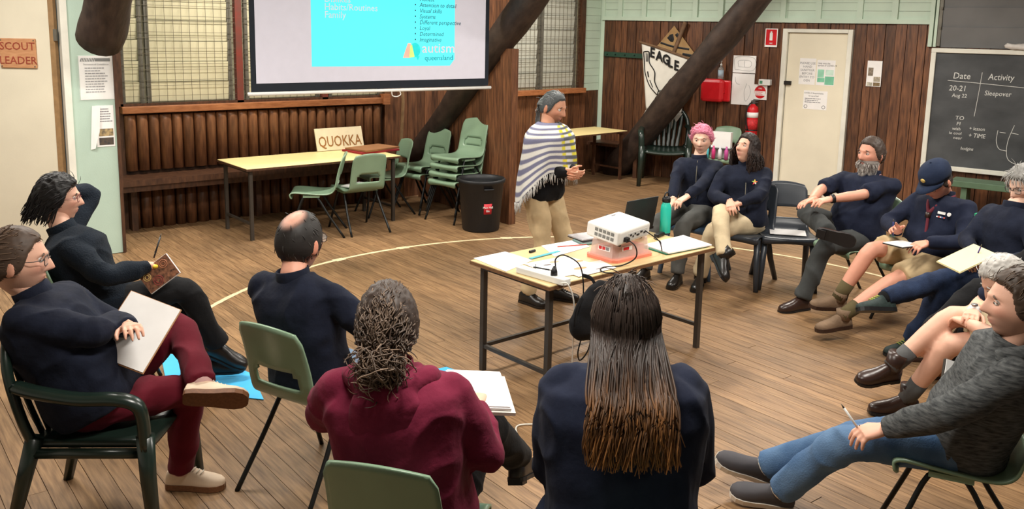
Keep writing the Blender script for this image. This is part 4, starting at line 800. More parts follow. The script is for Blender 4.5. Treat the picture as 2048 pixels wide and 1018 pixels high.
def strands_mesh(paths, r, cols, ns=4, tip=.35):
    """many thin tapered strands in one go, grouped by point count"""
    groups = {}
    for P, c in zip(paths, cols): P = np.asarray(P); groups.setdefault(len(P), ([], []))[0].append(P); groups[len(P)][1].append(np.broadcast_to(np.asarray(c, float), (len(P), 3)))
    mb = MB(); C = []; an = np.arange(ns)*2*math.pi/ns
    for k, (ps, cs) in groups.items():
        A = np.array(ps); N = len(A); T = np.gradient(A, axis=1); T /= np.maximum(np.linalg.norm(T, axis=2, keepdims=True), 1e-9)
        ref = np.where(np.abs(T[..., 2:3]) < .8, np.array([0, 0, 1.]), np.array([1., .3, 0])); X = np.cross(T, ref); X /= np.maximum(np.linalg.norm(X, axis=2, keepdims=True), 1e-9); Y = np.cross(T, X)
        rr = (r*np.interp(np.linspace(0, 1, k), [0, .15, .7, 1], [.6, 1, .9, tip]))[None, :, None, None]
        V = A[:, :, None, :]+rr*(X[:, :, None, :]*np.cos(an)[None, None, :, None]+Y[:, :, None, :]*np.sin(an)[None, None, :, None]); base = np.arange(N)[:, None, None]*k*ns+np.arange(k-1)[None, :, None]*ns; j = np.arange(ns)[None, None, :]; j2 = (j+1) % ns
        F = np.stack([base+j, base+j2, base+ns+j2, base+ns+j], -1).reshape(-1, 4); mb.add((V.reshape(-1, 3), F.tolist())); C.append(np.repeat(np.array(cs).reshape(-1, 3), ns, axis=0))
    return mb, np.concatenate(C)
m_skin = mat('skin', (255, 255, 255), rough=.5, var=.05, scale=30, vcol='Col', bump=.05, bscale=250, spec=.35)
m_hair = mat('hair', (255, 255, 255), rough=.55, var=.12, scale=60, vcol='Col', spec=.4)
m_eye = mat('eye_white', (225, 220, 215), rough=.2); 
def cloth_mat(name, c, rough=.85, bump=.25, bs=40, var=.1, sheen=.03, stretch=None, c2=None, scale=14): return mat(name, c, rough=rough, bump=bump, bscale=bs, var=var, sheen=sheen, spec=.15, stretch=stretch, c2=c2, scale=scale)
def garment(name, mb, m, parent, vox=.012, fold=.005, sm=4, seed=0, freq=11):
    v, f, n = remesh(mb, vox, sm)
    if fold: q = vn_noise(v, freq, seed); r = 1-np.abs(vn_noise(v, freq*.55, seed+9))*2.2; v = v+n*(fold*q+fold*.9*np.clip(r, -.5, 1)**3)[:, None]
    return obj(name, v, f, m, parent, True)
SKINS = dict(fair=(226, 176, 152), pale=(232, 190, 168), tan=(206, 150, 122), ruddy=(222, 160, 136))
def make_person(key, label, skin, top, bottom, shoes, hair, vox=.013, b=1.0, belly=0., bust=0., extras=None, sleeves='long', legs='long', hands=None, top_name='jacket', collar=True, stub=0., tone=1.0, loose=.012, hairargs=None, skirt=0, hidden_head=False, seed=0, face=True, shirt_t0=-.12):
    P = PEOPLE[key]; J = solve(P); s = P.get('s', 1.0); sk = np.array(lin(SKINS[skin]))
    # ---- body: one surface from neck to feet, then head and hands joined to it
    mb = MB(); mb.add(torso(J, s, b*.9, -.012)); hc = J['head']; R = basis(J['look']); hs = s*P.get('hs', 1.1); loc = lambda q: hc+R@(np.asarray(q, float)*hs)
    mb.add(tube([J['nb']-J['up']*.04, J['nb']+J['up']*.02, loc((0, -.022, -.055)), loc((0, -.012, -.01))], np.array([.066, .056, .054, .05])*s*(1+(b-1)*.35), 14))
    for k in 'LR':
        if 'el'+k in J: mb.add(limb2(J['sh'+k], J['el'+k], J['wr'+k], .044*s, .040*s, .029*s, .044*s, .040*s)); mb.add(ball(J['sh'+k], .044*s))
        mb.add(limb2(J['hp'+k], J['kn'+k], J['an'+k], .088*s, .058*s, .040*s, .078*s, .056*s)); mb.add(ball(J['hp'+k], .09*s))
    bv, bf, _ = remesh(mb, .013, 4); body = MB(); body.add((bv, bf)); ncol = len(bv); col = np.tile(sk, (ncol, 1))
    p, lip, ck, nose = head_pts(HD); hv = hc+(p*hs)@R.T; body.add((hv, HF)); hcol = np.tile(sk, (len(hv), 1))
    hcol = hcol*(1-lip[:, None]*.75)+np.array(lin((178, 96, 92)))*lip[:, None]*.75; rd = np.clip(ck*.35+nose*.3, 0, .5)[:, None]; hcol = hcol*(1-rd)+np.array(lin((208, 122, 104)))*rd
    if stub:
        w = sstep(-.018, -.05, p[:, 2])*sstep(-.2, .25, HD[:, 1])*stub*(1-lip); hcol = hcol*(1-w[:, None])+np.array(lin((96, 78, 68)))*w[:, None]
    col = np.concatenate([col, hcol])
    for sx in (-1, 1):
        g = ball(loc((sx*.076, -.012, -.006)), np.array([.010, .020, .032])*hs, R@rotz(sx*-.35), 12, 9); body.add(g); col = np.concatenate([col, np.tile(sk*np.array([1, .86, .82]), (len(g[0]), 1))])
    for k in (hands or {}):
        if 'wr'+k not in J: continue
        h = hands[k]; F = h.get('F'); F = nrm(J['wr'+k]-J['el'+k]) if F is None else F; hm = hand_mesh(J['wr'+k], F, h['N'], h.get('sg', 1 if k == 'R' else -1), h.get('curl', .5), s, point=h.get('point'))
        v, f, _ = remesh(hm, .0045, 3); body.add((v, f)); col = np.concatenate([col, np.tile(sk*np.array([1.02, .96, .94]), (len(v), 1))])
    body.v = [body.verts()]
    root = empty('person', (float(J['hip'][0]), float(J['hip'][1]), 0)); org = np.array(root.location); tag(root, label, 'person')
    body.v[0] = body.v[0]-org; bo = body.build('body', m_skin, root, True, col)
    def G(name, g, m, vx=vox, fold=.005, par=root, sm=4, fr=11): g.v = [g.verts()-org]; return garment(name, g, m, par, vx, fold, sm, seed, fr)
    def O(name, g, m, par=root, smooth=True, colr=None): g.v = [g.verts()-org]; return g.build(name, m, par, smooth, colr)
    # ---- eyes and brows
    if face:
        for sx in (-1, 1):
            eo = O('eye', MB().add(ball(loc((sx*.030, .0735, .012)), .0115*hs, nu=12, nv=8)), m_eye); O('iris', MB().add(ball(loc((sx*.0295, .0815, .0115)), .0056*hs, nu=10, nv=6)), mat('iris_dark', (58, 44, 36), rough=.15), eo)
            O('eyelid', MB().add(tube([loc((sx*(.030+q), .0835-abs(q)*.25-(.0 if sx*q < 0 else q*sx*.12), .0185-abs(q)*.22)) for q in (-.014, -.007, 0, .007, .014)], .0026*s, 6)), m_skin2(sk, .72))
            bc = hairargs.get('brow', (70, 52, 42)) if hairargs else (70, 52, 42)
            O('eyebrow', MB().add(tube([loc((sx*(.030+q), .0885-abs(q-.004)*.32, .0335-max(0, q)*.25)) for q in (-.018, -.008, .002, .012, .020)], np.array([.002, .0034, .0036, .003, .0014])*s, 6)), mat('brow_%d_%d_%d' % bc, bc, rough=.8))
    # ---- clothes
    mb = MB(); mb.add(torso(J, s, b, loose, belly, t0=shirt_t0, bust=bust)); gr = loose
    for k in 'LR':
        mb.add(ball(J['sh'+k], (.055+gr*.4)*s)); mb.add(tube([J['nb']-J['up']*.035*s, (J['nb']-J['up']*.045*s)*.5+J['sh'+k]*.5, J['sh'+k]], np.array([.062, .06, .054])*s, 12))
        if 'el'+k in J:
            if sleeves == 'long': mb.add(limb2(J['sh'+k], J['el'+k], J['wr'+k]-nrm(J['wr'+k]-J['el'+k])*.012, (.055+gr*.5)*s*(1+(b-1)*.5), (.046+gr*.5)*s*(1+(b-1)*.4), (.035+gr*.3)*s, (.053+gr*.5)*s*(1+(b-1)*.6), (.044+gr*.5)*s*(1+(b-1)*.3)))
            else: e_ = J['sh'+k]+(J['el'+k]-J['sh'+k])*.86; mb.add(tube([J['sh'+k], (J['sh'+k]+e_)/2, e_], [.060*s, .062*s, .068*s], 14))
    G(top_name, mb, top, fold=.011, sm=7, fr=8.5)
    if collar:
        c = J['nb']+J['up']*.012; ax = nrm(J['ls']-J['up']*(J['ls']@J['up'])); ay = np.cross(J['up'], ax); k1 = 1+(b-1)*.35
        O('collar', MB().add(loft([ring(c+J['up']*h*s, ax, ay, r*s*k1, r*s*k1, 24, 2) for h, r in ((-.03, .076), (.0, .072), (.03, .070), (.034, .066), (.0, .064), (-.03, .068))], caps=False)), top)
    mb = MB(); cut = 1.0
    hp = (J['hpL']+J['hpR'])/2; mb.add(tube([hp+J['up']*.10, hp, hp-J['up']*.05], np.array([.135, .15, .13])*s*(.85+.15*b), 18, rb=np.array([.115, .125, .11])*s*(.85+.15*b)))
    if abs(J['up'][2]) < .99: pass
    for k in 'LR':
        a, m_, e_ = J['hp'+k], J['kn'+k], J['an'+k]; B_ = .8+.2*b
        if legs == 'long': mb.add(limb2(a, m_, e_-nrm(e_-m_)*.005, .098*s*B_, .071*s, .062*s, .089*s*B_, .066*s))
        else: e2 = a+(m_-a)*.78; mb.add(tube([a, (a+e2)/2, e2], np.array([.104, .098, .098])*s*B_, 16))
        mb.add(ball(a, .098*s*B_))
    G('trousers' if legs == 'long' else 'shorts', mb, bottom, fold=.010, fr=9)
    # ---- shoes
    for k in 'LR':
        kind, mu, ms = shoes[:3]; T = J['toe'+k]; sh = J['an'+k]-J['kn'+k]; U = V3(0, 0, 1) if abs(T[2]) < .02 and J['an'+k][2] < .12 else -sh
        up, sole, (base, T2, X, U2) = shoe_parts(J['an'+k], T, U, kind, s); 
        if kind == 'boot' or kind == 'hike': up.add(tube([base+U2*.06*s-T2*.005, base+U2*.10*s-T2*.01, base+U2*(.165 if kind == 'boot' else .13)*s-T2*.012], np.array([.046, .047, .050])*s, 16))
        so = O('shoe', up, mu); O('sole', sole, ms, so, False)
        if len(shoes) > 3 and shoes[3]:
            O('laces', (lambda g: [g.add(tube([base+T2*y*s+X*w*s+U2*(h+.017)*s, base+T2*(y+.008)*s+U2*(h+.026)*s, base+T2*y*s-X*w*s+U2*(h+.017)*s], .0028, 5)) for y, w, h in ((.045, .022, .076), (.062, .022, .068), (.08, .022, .06), (.098, .022, .054))] and g)(MB()), shoes[3], so)
        if legs == 'short' or kind in ('sneaker',) or shoes[0] == 'hike':
            sc = shoes[4] if len(shoes) > 4 else m_white; O('sock', MB().add(tube([J['an'+k]-nrm(-sh)*.01, J['an'+k]+nrm(-sh)*(.13 if legs == 'short' else .07)], [.046*s, .050*s], 14)), sc, so)
    grow_hair(key, O, loc, R, hc, hs, J, P, **(hairargs or {}))
    return root, J, O, loc, R
def m_skin2(sk, k):
    n = 'lid_%d' % int(sk[0]*1000); c = [int(255*min(1, (v*k)**(1/2.2))) for v in sk]; return mat(n, tuple(c), rough=.5)
def scalp_pts(n, mask, rs):
    """random scalp directions where mask(d) > 0"""
    d = rs.normal(size=(n*6, 3)); d /= np.linalg.norm(d, axis=1)[:, None]; m = mask(d) > 0; return d[m][:n]
def grow_hair(key, O, loc, R, hc, s, J, P, style='short', col=(70, 52, 40), col2=None, thick=.012, front=.58, temple=.30, side=-.12, nape=-.6, n=700, length=.035, comb=(0, -1, -.25), brow=None, bald=None, lift=.25, r=.0016, seedh=1, rough_n=.3):
    rs = np.random.default_rng(seedh+len(key)); c1 = np.array(lin(col)); c2 = np.array(lin(col2)) if col2 else c1*1.5
    th = lambda d: d[:, 2]-hairline(d, front, side, nape, temple)
    def mask(d):
        m = th(d)
        if bald is not None: q = ((d-np.array(bald[0]))**2).sum(1)**.5; m = np.where(q < bald[1]*(.75+.45*rs.random(len(d))), -1, m)
        return m
    p, *_ = head_pts(HD); w = sstep(-.02, .14, th(HD)); nrmv = HD/np.linalg.norm(HD, axis=1)[:, None]
    wb = np.ones(len(HD))
    if bald is not None: q = ((HD-np.array(bald[0]))**2).sum(1)**.5; wb = sstep(bald[1]*.55, bald[1]*1.35, q)
    nz = vn_noise(HD, 7, seedh)*rough_n+vn_noise(HD*np.array([1, .35, 1]), 22, seedh)*rough_n*.6
    cp = p+nrmv*((thick*(1+nz)*wb+.0025)*w-.006*(1-w))[:, None]; hv = hc+(cp*s)@R.T
    vs = .62+.5*rs.random(len(hv)); vs = np.convolve(vs, np.ones(5)/5, 'same'); cc = c1*vs[:, None]*wb[:, None]+np.array(lin((212, 156, 134)))*(1-wb[:, None])
    cap = MB().add((hv, HF)); ccs = [cc]
    if style == 'cap':
        return
    d = scalp_pts(n, mask, rs); pr, *_ = head_pts(d); cv = np.array(comb, float); paths = []; cols = []
    for i in range(len(d)):
        nd = d[i]; t = cv-nd*(cv@nd); t = nrm(t+rs.normal(size=3)*.13); L = length*rs.uniform(.6, 1.25); q = pr[i]+nd*thick*.8; pts = [q]
        for k in range(3): t2 = nrm(t+nd*lift*(1-k*.5)-nd*(.16+.22*k)); q = q+t2*L/3; pts.append(q)
        paths.append(hc+(np.array(pts)*s)@R.T); u = rs.random()**1.5; cols.append(c1*(1-u)+c2*u)
    sm, sc = strands_mesh(paths, r*s, cols); cap.add((sm.verts(), sm.f)); ccs.append(sc)
    extra = HAIR_EXTRA.get(style)
    if extra:
        paths, cols, rr = extra(rs, loc, R, hc, s, J, c1, c2); sm, sc = strands_mesh(paths, rr, cols); cap.add((sm.verts(), sm.f)); ccs.append(sc)
    O('hair', cap, m_hair, smooth=True, colr=np.concatenate(ccs))
HAIR_EXTRA = {}
def ex_long(rs, loc, R, hc, s, J, c1, c2):
    """long straight-wavy hair hanging down the back"""
    paths = []; cols = []; back = -J['fs']; lt = J['ls']; tipc = np.array(lin((176, 118, 62)))
    for i in range(1000):
        a = rs.uniform(-1, 1); z0 = rs.uniform(.2, .99); ang = a*1.75; dirv = V3(math.sin(ang)*math.sqrt(1-z0*z0), -math.cos(ang)*math.sqrt(1-z0*z0), z0); lay = rs.uniform(.0, .02)
        pts = [loc(dirv*np.array([.080, .102, .118])*(1.08+lay*4))]
        for zz in (.35, -.12):
            if zz < z0-.15: q = V3(math.sin(ang)*math.sqrt(1-zz*zz), -math.cos(ang)*math.sqrt(1-zz*zz), zz); q = q if zz > -.3 else V3(math.sin(ang)*.98, -math.cos(ang)*.9, zz); pts.append(loc(q*np.array([.08, .102, .116])*(1.1+lay*4)))
        up = J['up']; L = rs.uniform(.10, .20)*(1-.10*abs(a)); off = -math.sin(ang)*.088+rs.normal()*.012; ex = .022*rs.random()+lay; ph = rs.random()*6
        pts.append(J['nb']+up*.055+back*(.045+.06*abs(math.cos(ang))+ex)+lt*(off*.95))
        for d_, bk in ((0., .140), (.06, .175), (.13, .196), (.20, .206), (.26, .208)):
            d2 = d_*L/.25; pts.append(J['nb']-up*d2+back*(bk+ex+.006*math.sin(d2*40+ph))+lt*(off*(1+1.1*d2)+.009*math.sin(d2*32+ph)))
        P = bez(pts, 22); paths.append(P); u = np.linspace(0, 1, len(P))[:, None]; m = rs.random(); g = np.clip((u-.35)*1.6, 0, 1)*(.35+.65*m); cols.append((c1*(.7+.7*m))*(1-g)+tipc*g*(.6+.6*m))
    return paths, cols, .0033*s
HAIR_EXTRA['long'] = ex_long
def ex_wavy(rs, loc, R, hc, s, J, c1, c2):
    """shoulder length waves beside and behind the face"""
    paths = []; cols = []
    for i in range(520):
        sd = rs.choice([-1, 1]); ang = rs.uniform(.9, 3.1)*sd; z0 = rs.uniform(.0, .9); rr = math.sqrt(1-z0*z0)
        pts = [loc(V3(math.sin(ang)*rr*.078, math.cos(ang)*rr*.1, z0*.12)*1.06), loc(V3(math.sin(ang)*.088, math.cos(ang)*.108, -.01)*1.08)]
        e = pts[-1]; L = rs.uniform(.16, .28); out = nrm(e-hc)*V3(1, 1, 0)
        for t in np.linspace(.2, 1, 7): pts.append(e-V3(0, 0, L*t)+out*(.02*math.sin(t*3)+.012*math.sin(t*11+i))+V3(.01*math.cos(t*9+i), .01*math.sin(t*8+i*.6), 0))
        paths.append(bez(pts, 26)); m = rs.random(); cols.append(c1*(.6+.8*m)*(1-.3*m)+c2*.3*m)
    return paths, cols, .0028*s
HAIR_EXTRA['wavy'] = ex_wavy
def ex_pony(rs, loc, R, hc, s, J, c1, c2):
    paths = []; cols = []
    for i in range(420):
        ang = rs.uniform(1.2, 3.1)*rs.choice([-1, 1]); z0 = rs.uniform(.1, .97); rr = math.sqrt(1-z0*z0); tie = loc((0, -.112, -.045))
        a = loc(V3(math.sin(ang)*rr*.076, math.cos(ang)*rr*.1, z0*.118)*1.09); m = loc(V3(math.sin(ang)*rr*.05, -.092, z0*.05-.012)*1.1)
        tl = [tie+(-R[:, 1]*.03*t+R[:, 0]*rs.normal()*.010+V3(0, 0, -.18*t)+R[:, 0]*-.03*t*t)*s for t in (.15, .45, .8, 1.05)]
        paths.append(bez([a, m, tie+rs.normal(size=3)*.006]+tl, 24)); u = rs.random(); cols.append(c1*(1-u)+c2*u)
    return paths, cols, .0022*s
HAIR_EXTRA['pony'] = ex_pony
def ex_bun(rs, loc, R, hc, s, J, c1, c2):
    """curly hair gathered in a low loose bun"""
    paths = []; cols = []; bc = loc((-.012, -.125, -.085))
    for i in range(520):
        ang = rs.uniform(.7, 3.14)*rs.choice([-1, 1]); z0 = rs.uniform(-.2, .97); rr = math.sqrt(1-z0*z0); pts = []
        a = V3(math.sin(ang)*rr*.08, math.cos(ang)*rr*.104, z0*.122)*1.12; e = (R.T@(bc-hc))/s
        for t in np.linspace(0, 1, 9): q = a*(1-t)+e*t; nq = nrm(a)*(1-t)+V3(0, -1, 0)*t; q = q+nq*.03*math.sin(math.pi*t)+V3(math.sin(t*22+i), 0, math.cos(t*20+i*1.3))*.007; pts.append(loc(q))
        paths.append(bez(pts, 34)); m = rs.random(); cols.append(c1*(1-m*.6)+c2*m*.6)
    for i in range(420):
        c = bc+rs.normal(size=3)*.022; rad = rs.uniform(.018, .042); ax = nrm(rs.normal(size=3)); bx = nrm(np.cross(ax, rs.normal(size=3))); cx = np.cross(ax, bx); t0 = rs.random()*6
        paths.append(np.array([c+(bx*math.cos(t0+t)+cx*math.sin(t0+t))*rad*(1+.2*math.sin(3*t))+ax*.012*t-V3(0, 0, .006*t) for t in np.linspace(0, 5, 18)])); m = rs.random(); cols.append(c1*(1-m)+c2*m)
    return paths, cols, .0024*s
HAIR_EXTRA['bun'] = ex_bun
def ex_swept(rs, loc, R, hc, s, J, c1, c2):
    """chin-length dark hair falling back from the face, ends flicked out behind"""
    paths = []; cols = []
    for i in range(420):
        sd = rs.choice([-1, 1]); ang = rs.uniform(1.35, 3.14)*sd; z0 = rs.uniform(-.1, .95); rr = math.sqrt(1-z0*z0); a = V3(math.sin(ang)*rr*.08, math.cos(ang)*rr*.104, z0*.122)*1.1
        L = rs.uniform(.09, .16); pts = [loc(a)]; bk = rs.uniform(.03, .075)
        for t in np.linspace(.25, 1, 5): pts.append(loc(V3(a[0]*(1+.12*t), a[1]*(1-.1*t)-bk*t, a[2]-(a[2]*.55+L*.75)*t+.012*math.sin(t*4+i))))
        paths.append(bez(pts, 16)); m = rs.random(); cols.append(c1*(.6+.8*m))
    return paths, cols, .0040*s
HAIR_EXTRA['swept'] = ex_swept
def ex_tied(rs, loc, R, hc, s, J, c1, c2):
    paths = []; cols = []
    for i in range(240):
        ang = rs.uniform(1.25, 3.14)*rs.choice([-1, 1]); z0 = rs.uniform(-.1, .97); rr = math.sqrt(1-z0*z0); a = V3(math.sin(ang)*rr*.078, math.cos(ang)*rr*.101, z0*.12)*1.09; e = V3(0, -.118, .0)+rs.normal(size=3)*.012
        paths.append(bez([loc(a*(1-t)+e*t+nrm(a*(1-t)+e*t)*.018*math.sin(math.pi*t)) for t in (0, .3, .65, 1)], 14)); m = rs.random(); cols.append(c1*(1-m)+c2*m)
    for i in range(70):
        t0 = rs.random()*6; cx = rs.normal(size=3)*.008; paths.append(np.array([loc(V3(0, -.135, -.005)+cx+V3(math.cos(t0+t), .25*math.sin(2*t), math.sin(t0+t))*.034) for t in np.linspace(0, 5, 14)])); m = rs.random(); cols.append(c1*(1-m)+c2*m)
    return paths, cols, .0030*s
HAIR_EXTRA['tied'] = ex_tied
def glasses(O, loc, s, col=(40, 34, 34), wire=.0016, half=.024, hh=.017):
    m = mat('spectacle_frame_%d' % col[0], col, rough=.35); mb = MB()
    for sx in (-1, 1):
        L = [loc((sx*.031+half*c, .0985-abs(sx*.031+half*c)*.12, .010+hh*d)) for c, d in ((-1, .7), (-.6, 1), (.6, 1), (1, .7), (1, -.6), (.55, -1), (-.55, -1), (-1, -.6), (-1, .7))]; mb.add(tube(L, wire, 6))
        mb.add(tube([loc((sx*.056, .094, .016)), loc((sx*.076, .06, .016)), loc((sx*.079, -.01, .014)), loc((sx*.077, -.025, -.002))], wire, 6))
    mb.add(tube([loc((-.008, .101, .014)), loc((0, .104, .017)), loc((.008, .101, .014))], wire, 6)); g = O('spectacles', mb, m)
    for sx in (-1, 1): O('lens', MB().add(prism([loc((sx*.031+half*.95*c, .0983-abs(sx*.031+half*c)*.12, .010+hh*.95*d)) for c, d in ((-1, .7), (-.6, 1), (.6, 1), (1, .7), (1, -.6), (.55, -1), (-.55, -1), (-1, -.6))], (0, 0, .0006))), mat('lens_glass', (235, 240, 240), rough=.05, alpha=.15), g)
# ================================================================== PEOPLE: the individuals
m_navy = cloth_mat('navy_fleece', (20, 24, 38), c2=(29, 34, 50)); m_navy2 = cloth_mat('navy_shirt', (23, 28, 46), c2=(33, 39, 58), bump=.15); m_black = cloth_mat('black_cloth', (22, 22, 24)); m_bknit = cloth_mat('blue_black_knit', (20, 28, 38), bump=.5, bs=120)
m_khaki = cloth_mat('khaki_cotton', (196, 172, 134), bump=.15); m_khaki2 = cloth_mat('stone_chino', (200, 182, 150), bump=.15); m_greyt = cloth_mat('grey_trouser', (86, 86, 84), bump=.15); m_charc = cloth_mat('charcoal_trouser', (64, 66, 66), bump=.12)
m_maroon = cloth_mat('maroon_fleece', (104, 26, 50), c2=(124, 36, 62)); m_mtr = cloth_mat('maroon_trouser', (96, 22, 36), bump=.12); m_jean = cloth_mat('blue_denim', (60, 88, 124), c2=(96, 124, 156), bump=.3, bs=150, scale=5); m_djean = cloth_mat('dark_denim', (28, 38, 60), c2=(40, 54, 82), bump=.3, bs=150)
m_marle = cloth_mat('grey_marle', (44, 46, 48), c2=(96, 98, 98), bump=.3, bs=120, scale=26, stretch=(1, 1, 5)); m_ljean = cloth_mat('pale_denim', (112, 134, 160), c2=(146, 166, 190), bump=.3, bs=150, scale=5)
m_lthr = mat('black_leather', (24, 20, 18), rough=.32, var=.1, spec=.5); m_brl = mat('dark_brown_leather', (52, 34, 28), rough=.32, var=.15, spec=.5); m_tanl = mat('tan_leather', (172, 104, 56), rough=.35, var=.12); m_tans = mat('tan_suede', (120, 98, 78), rough=.9, var=.15, bump=.3)
m_snk = mat('cream_sneaker', (222, 198, 172), rough=.6, var=.05); m_snw = mat('white_rubber', (214, 206, 194), rough=.6); m_gum = mat('gum_sole', (112, 72, 44), rough=.6, var=.2, scale=90); m_trail = mat('green_black_mesh', (38, 52, 50), rough=.7, var=.3, scale=60); m_gsl = mat('grey_knit_shoe', (72, 70, 74), rough=.8, var=.1); m_lime = mat('lime_lace', (170, 190, 80), rough=.7)
m_sockg = cloth_mat('grey_sock', (84, 84, 84)); m_sockb = cloth_mat('olive_sock', (92, 82, 56)); m_lace = mat('white_lace', (232, 224, 210), rough=.8)
def badge(O, J, off, m1=None):
    """star-shaped multicolour badge on the chest"""
    up = J['up']; f = J['fs']; f = nrm(f-up*(f@up)); c = J['nb']-up*.13+J['ls']*off+f*.148; R2 = np.array([np.cross(up, f), up])
    for k, cl in enumerate(((235, 120, 70), (236, 210, 90), (160, 200, 100), (220, 70, 80), (240, 230, 200))):
        a = k*2*math.pi/5+.3; pts = [c+R2[0]*.026*math.cos(a+q)*g+R2[1]*.026*math.sin(a+q)*g for q, g in ((-.6, .45), (0, 1.0), (.6, .45), (0, .0))]; O('badge_point', MB().add(prism(pts, f*.012)), mat('badge_%d' % k, cl, rough=.6), smooth=False)
down = (0, 0, -1)
# 1 presenter
root, J, O, loc, R = make_person('presenter', 'standing person in a striped checked shawl and khaki trousers with clasped hands', 'tan', m_black, m_khaki, ('dress', m_lthr, m_lthr, m_black), 'pony', vox=.012, b=1.06, belly=.02, bust=.03, top_name='jumper',
    hands=dict(L=dict(N=(-.7, -.3, -.1), curl=.9, F=(-.55, -.6, -.25)), R=dict(N=(.7, -.1, -.1), curl=.9, F=(.65, -.5, -.25))), hairargs=dict(style='pony', col=(74, 78, 80), col2=(150, 152, 150), thick=.006, front=.62, temple=.36, comb=(0, -1, .1), length=.05, lift=.02, n=900, rough_n=.12))
# shawl: a woven wrap over both shoulders, longest over the right arm
v = []; cols = []; nu, nv = 96, 60; up = V3(0, 0, 1); cxy = (J['shL']+J['shR'])/2; cl = dict(w=lin((214, 212, 206)), g=lin((116, 116, 140)), y=lin((214, 204, 70)), k=lin((34, 34, 38)), t=lin((120, 214, 220)))
for i in range(nv+1):
    t = i/nv
    for j in range(nu):
        a = 2*math.pi*j/nu; ca, sa = math.cos(a), math.sin(a)  # a=0 left side, pi/2 front
        low = .33+.25*max(0, math.cos(a-3.95))**1.3+.05*max(0, math.cos(a-.6)); rx = np.interp(t, [0, .12, .35, .7, 1], [.080, .185, .262, .292, .318]); ry = np.interp(t, [0, .12, .35, .7, 1], [.080, .115, .165, .19, .20])
        q = cxy+J['ls']*rx*ca+J['fs']*(ry*sa+.02)+up*(.10-np.interp(t, [0, .12, .3, 1], [.0, .035, .09, low+.02])); fold = .007*math.sin(a*9+t*4)*t+.006*math.sin(a*5-t*7)
        v.append(q+nrm(J['ls']*ca+J['fs']*sa)*fold)
        U = a/(2*math.pi)*26; W_ = t*9.; row = W_ % 1. < .48; kind = 'g' if row else 'w'
        if 1.15 < a < 1.45 or 1.75 < a < 1.95: kind = 'y' if not row else 'g'; kind = 'y' if (U*2 % 1) < .6 and not row else kind
        if a < .75 or a > 5.9: kind = 'k' if ((U*.9 % 1) < .5) == row else 'w'
        c = np.array(cl[kind])
        if kind == 'g' and (a < 1.8 and a > .75): c = np.array(lin((96, 98, 104)))
        cols.append(c)
f = [(i*nu+j, i*nu+(j+1) % nu, (i+1)*nu+(j+1) % nu, (i+1)*nu+j) for i in range(nv) for j in range(nu)]
m_shawl = mat('woven_shawl', (255, 255, 255), rough=.95, var=.06, scale=120, vcol='Col', bump=.3, bscale=200, spec=.1)
so = O('shawl', MB().add((np.array(v), f)), m_shawl, colr=np.array(cols)); so.modifiers.new('s', 'SOLIDIFY').thickness = .006
fr = MB(); rf = random.Random(4)
for j in range(0, nu):
    a = 2*math.pi*j/nu
    if math.cos(a) < -.1 or .8 < a < 1.5:
        for k in range(2): p = np.array(v[nv*nu+j])+rng.normal(size=3)*.004; l = rf.uniform(.05, .085); fr.add(tube([p, p-V3(0, 0, l*.5)+rng.normal(size=3)*.004, p-V3(0, 0, l)+rng.normal(size=3)*.006], [.0028, .0026, .0016], 5))
tag(O('fringe', fr, mat('fringe_yarn', (198, 196, 192), rough=.95, var=.3, scale=30), so), kind='stuff')
# 2 pink hair
root, J, O, loc, R = make_person('pink', 'seated person with short pink hair in a navy fleece and grey trousers', 'pale', m_navy, m_greyt, ('dress', m_lthr, m_lthr), 'short', hands=dict(L=dict(N=(0, 0, -1), curl=.5, F=(-.8, .1, -.3)), R=dict(N=(0, 0, -1), curl=.5, F=(-.8, -.2, -.3))),
    hairargs=dict(style='short', col=(226, 130, 160), col2=(250, 190, 205), thick=.016, front=.56, temple=.34, side=.05, nape=-.35, n=800, length=.045, comb=(.3, .2, .4), lift=.35, rough_n=.5, brow=(120, 92, 80)))
badge(O, J, .07); zp = MB().add(tube([J['nb']-J['up']*q+J['fs']*(.082+.062*min(1, q*8)) for q in (.0, .06, .14, .22, .32)], .004, 6)); O('zip', zp, m_frame)
# 3 dark wavy hair
root, J, O, loc, R = make_person('darkhair', 'seated person with long dark wavy hair, navy jacket and cream trousers', 'fair', m_navy, m_khaki2, ('boot', m_lthr, m_blk), 'wavy', b=1.12, bust=.03, hands=dict(L=dict(N=(-.3, .5, -.8), curl=.8, F=(-.6, .6, -.3)), R=dict(N=(-.2, -.4, -.8), curl=.8, F=(-.6, -.6, -.3))),
    hairargs=dict(style='wavy', col=(40, 28, 24), col2=(78, 56, 46), thick=.014, front=.58, n=500, brow=(40, 30, 26)))
badge(O, J, .07); O('zip', MB().add(tube([J['nb']-J['up']*q+J['fs']*(.088+.082*min(1, q*8)) for q in (-.02, .06, .14, .22, .32)], .004, 6)), m_frame)
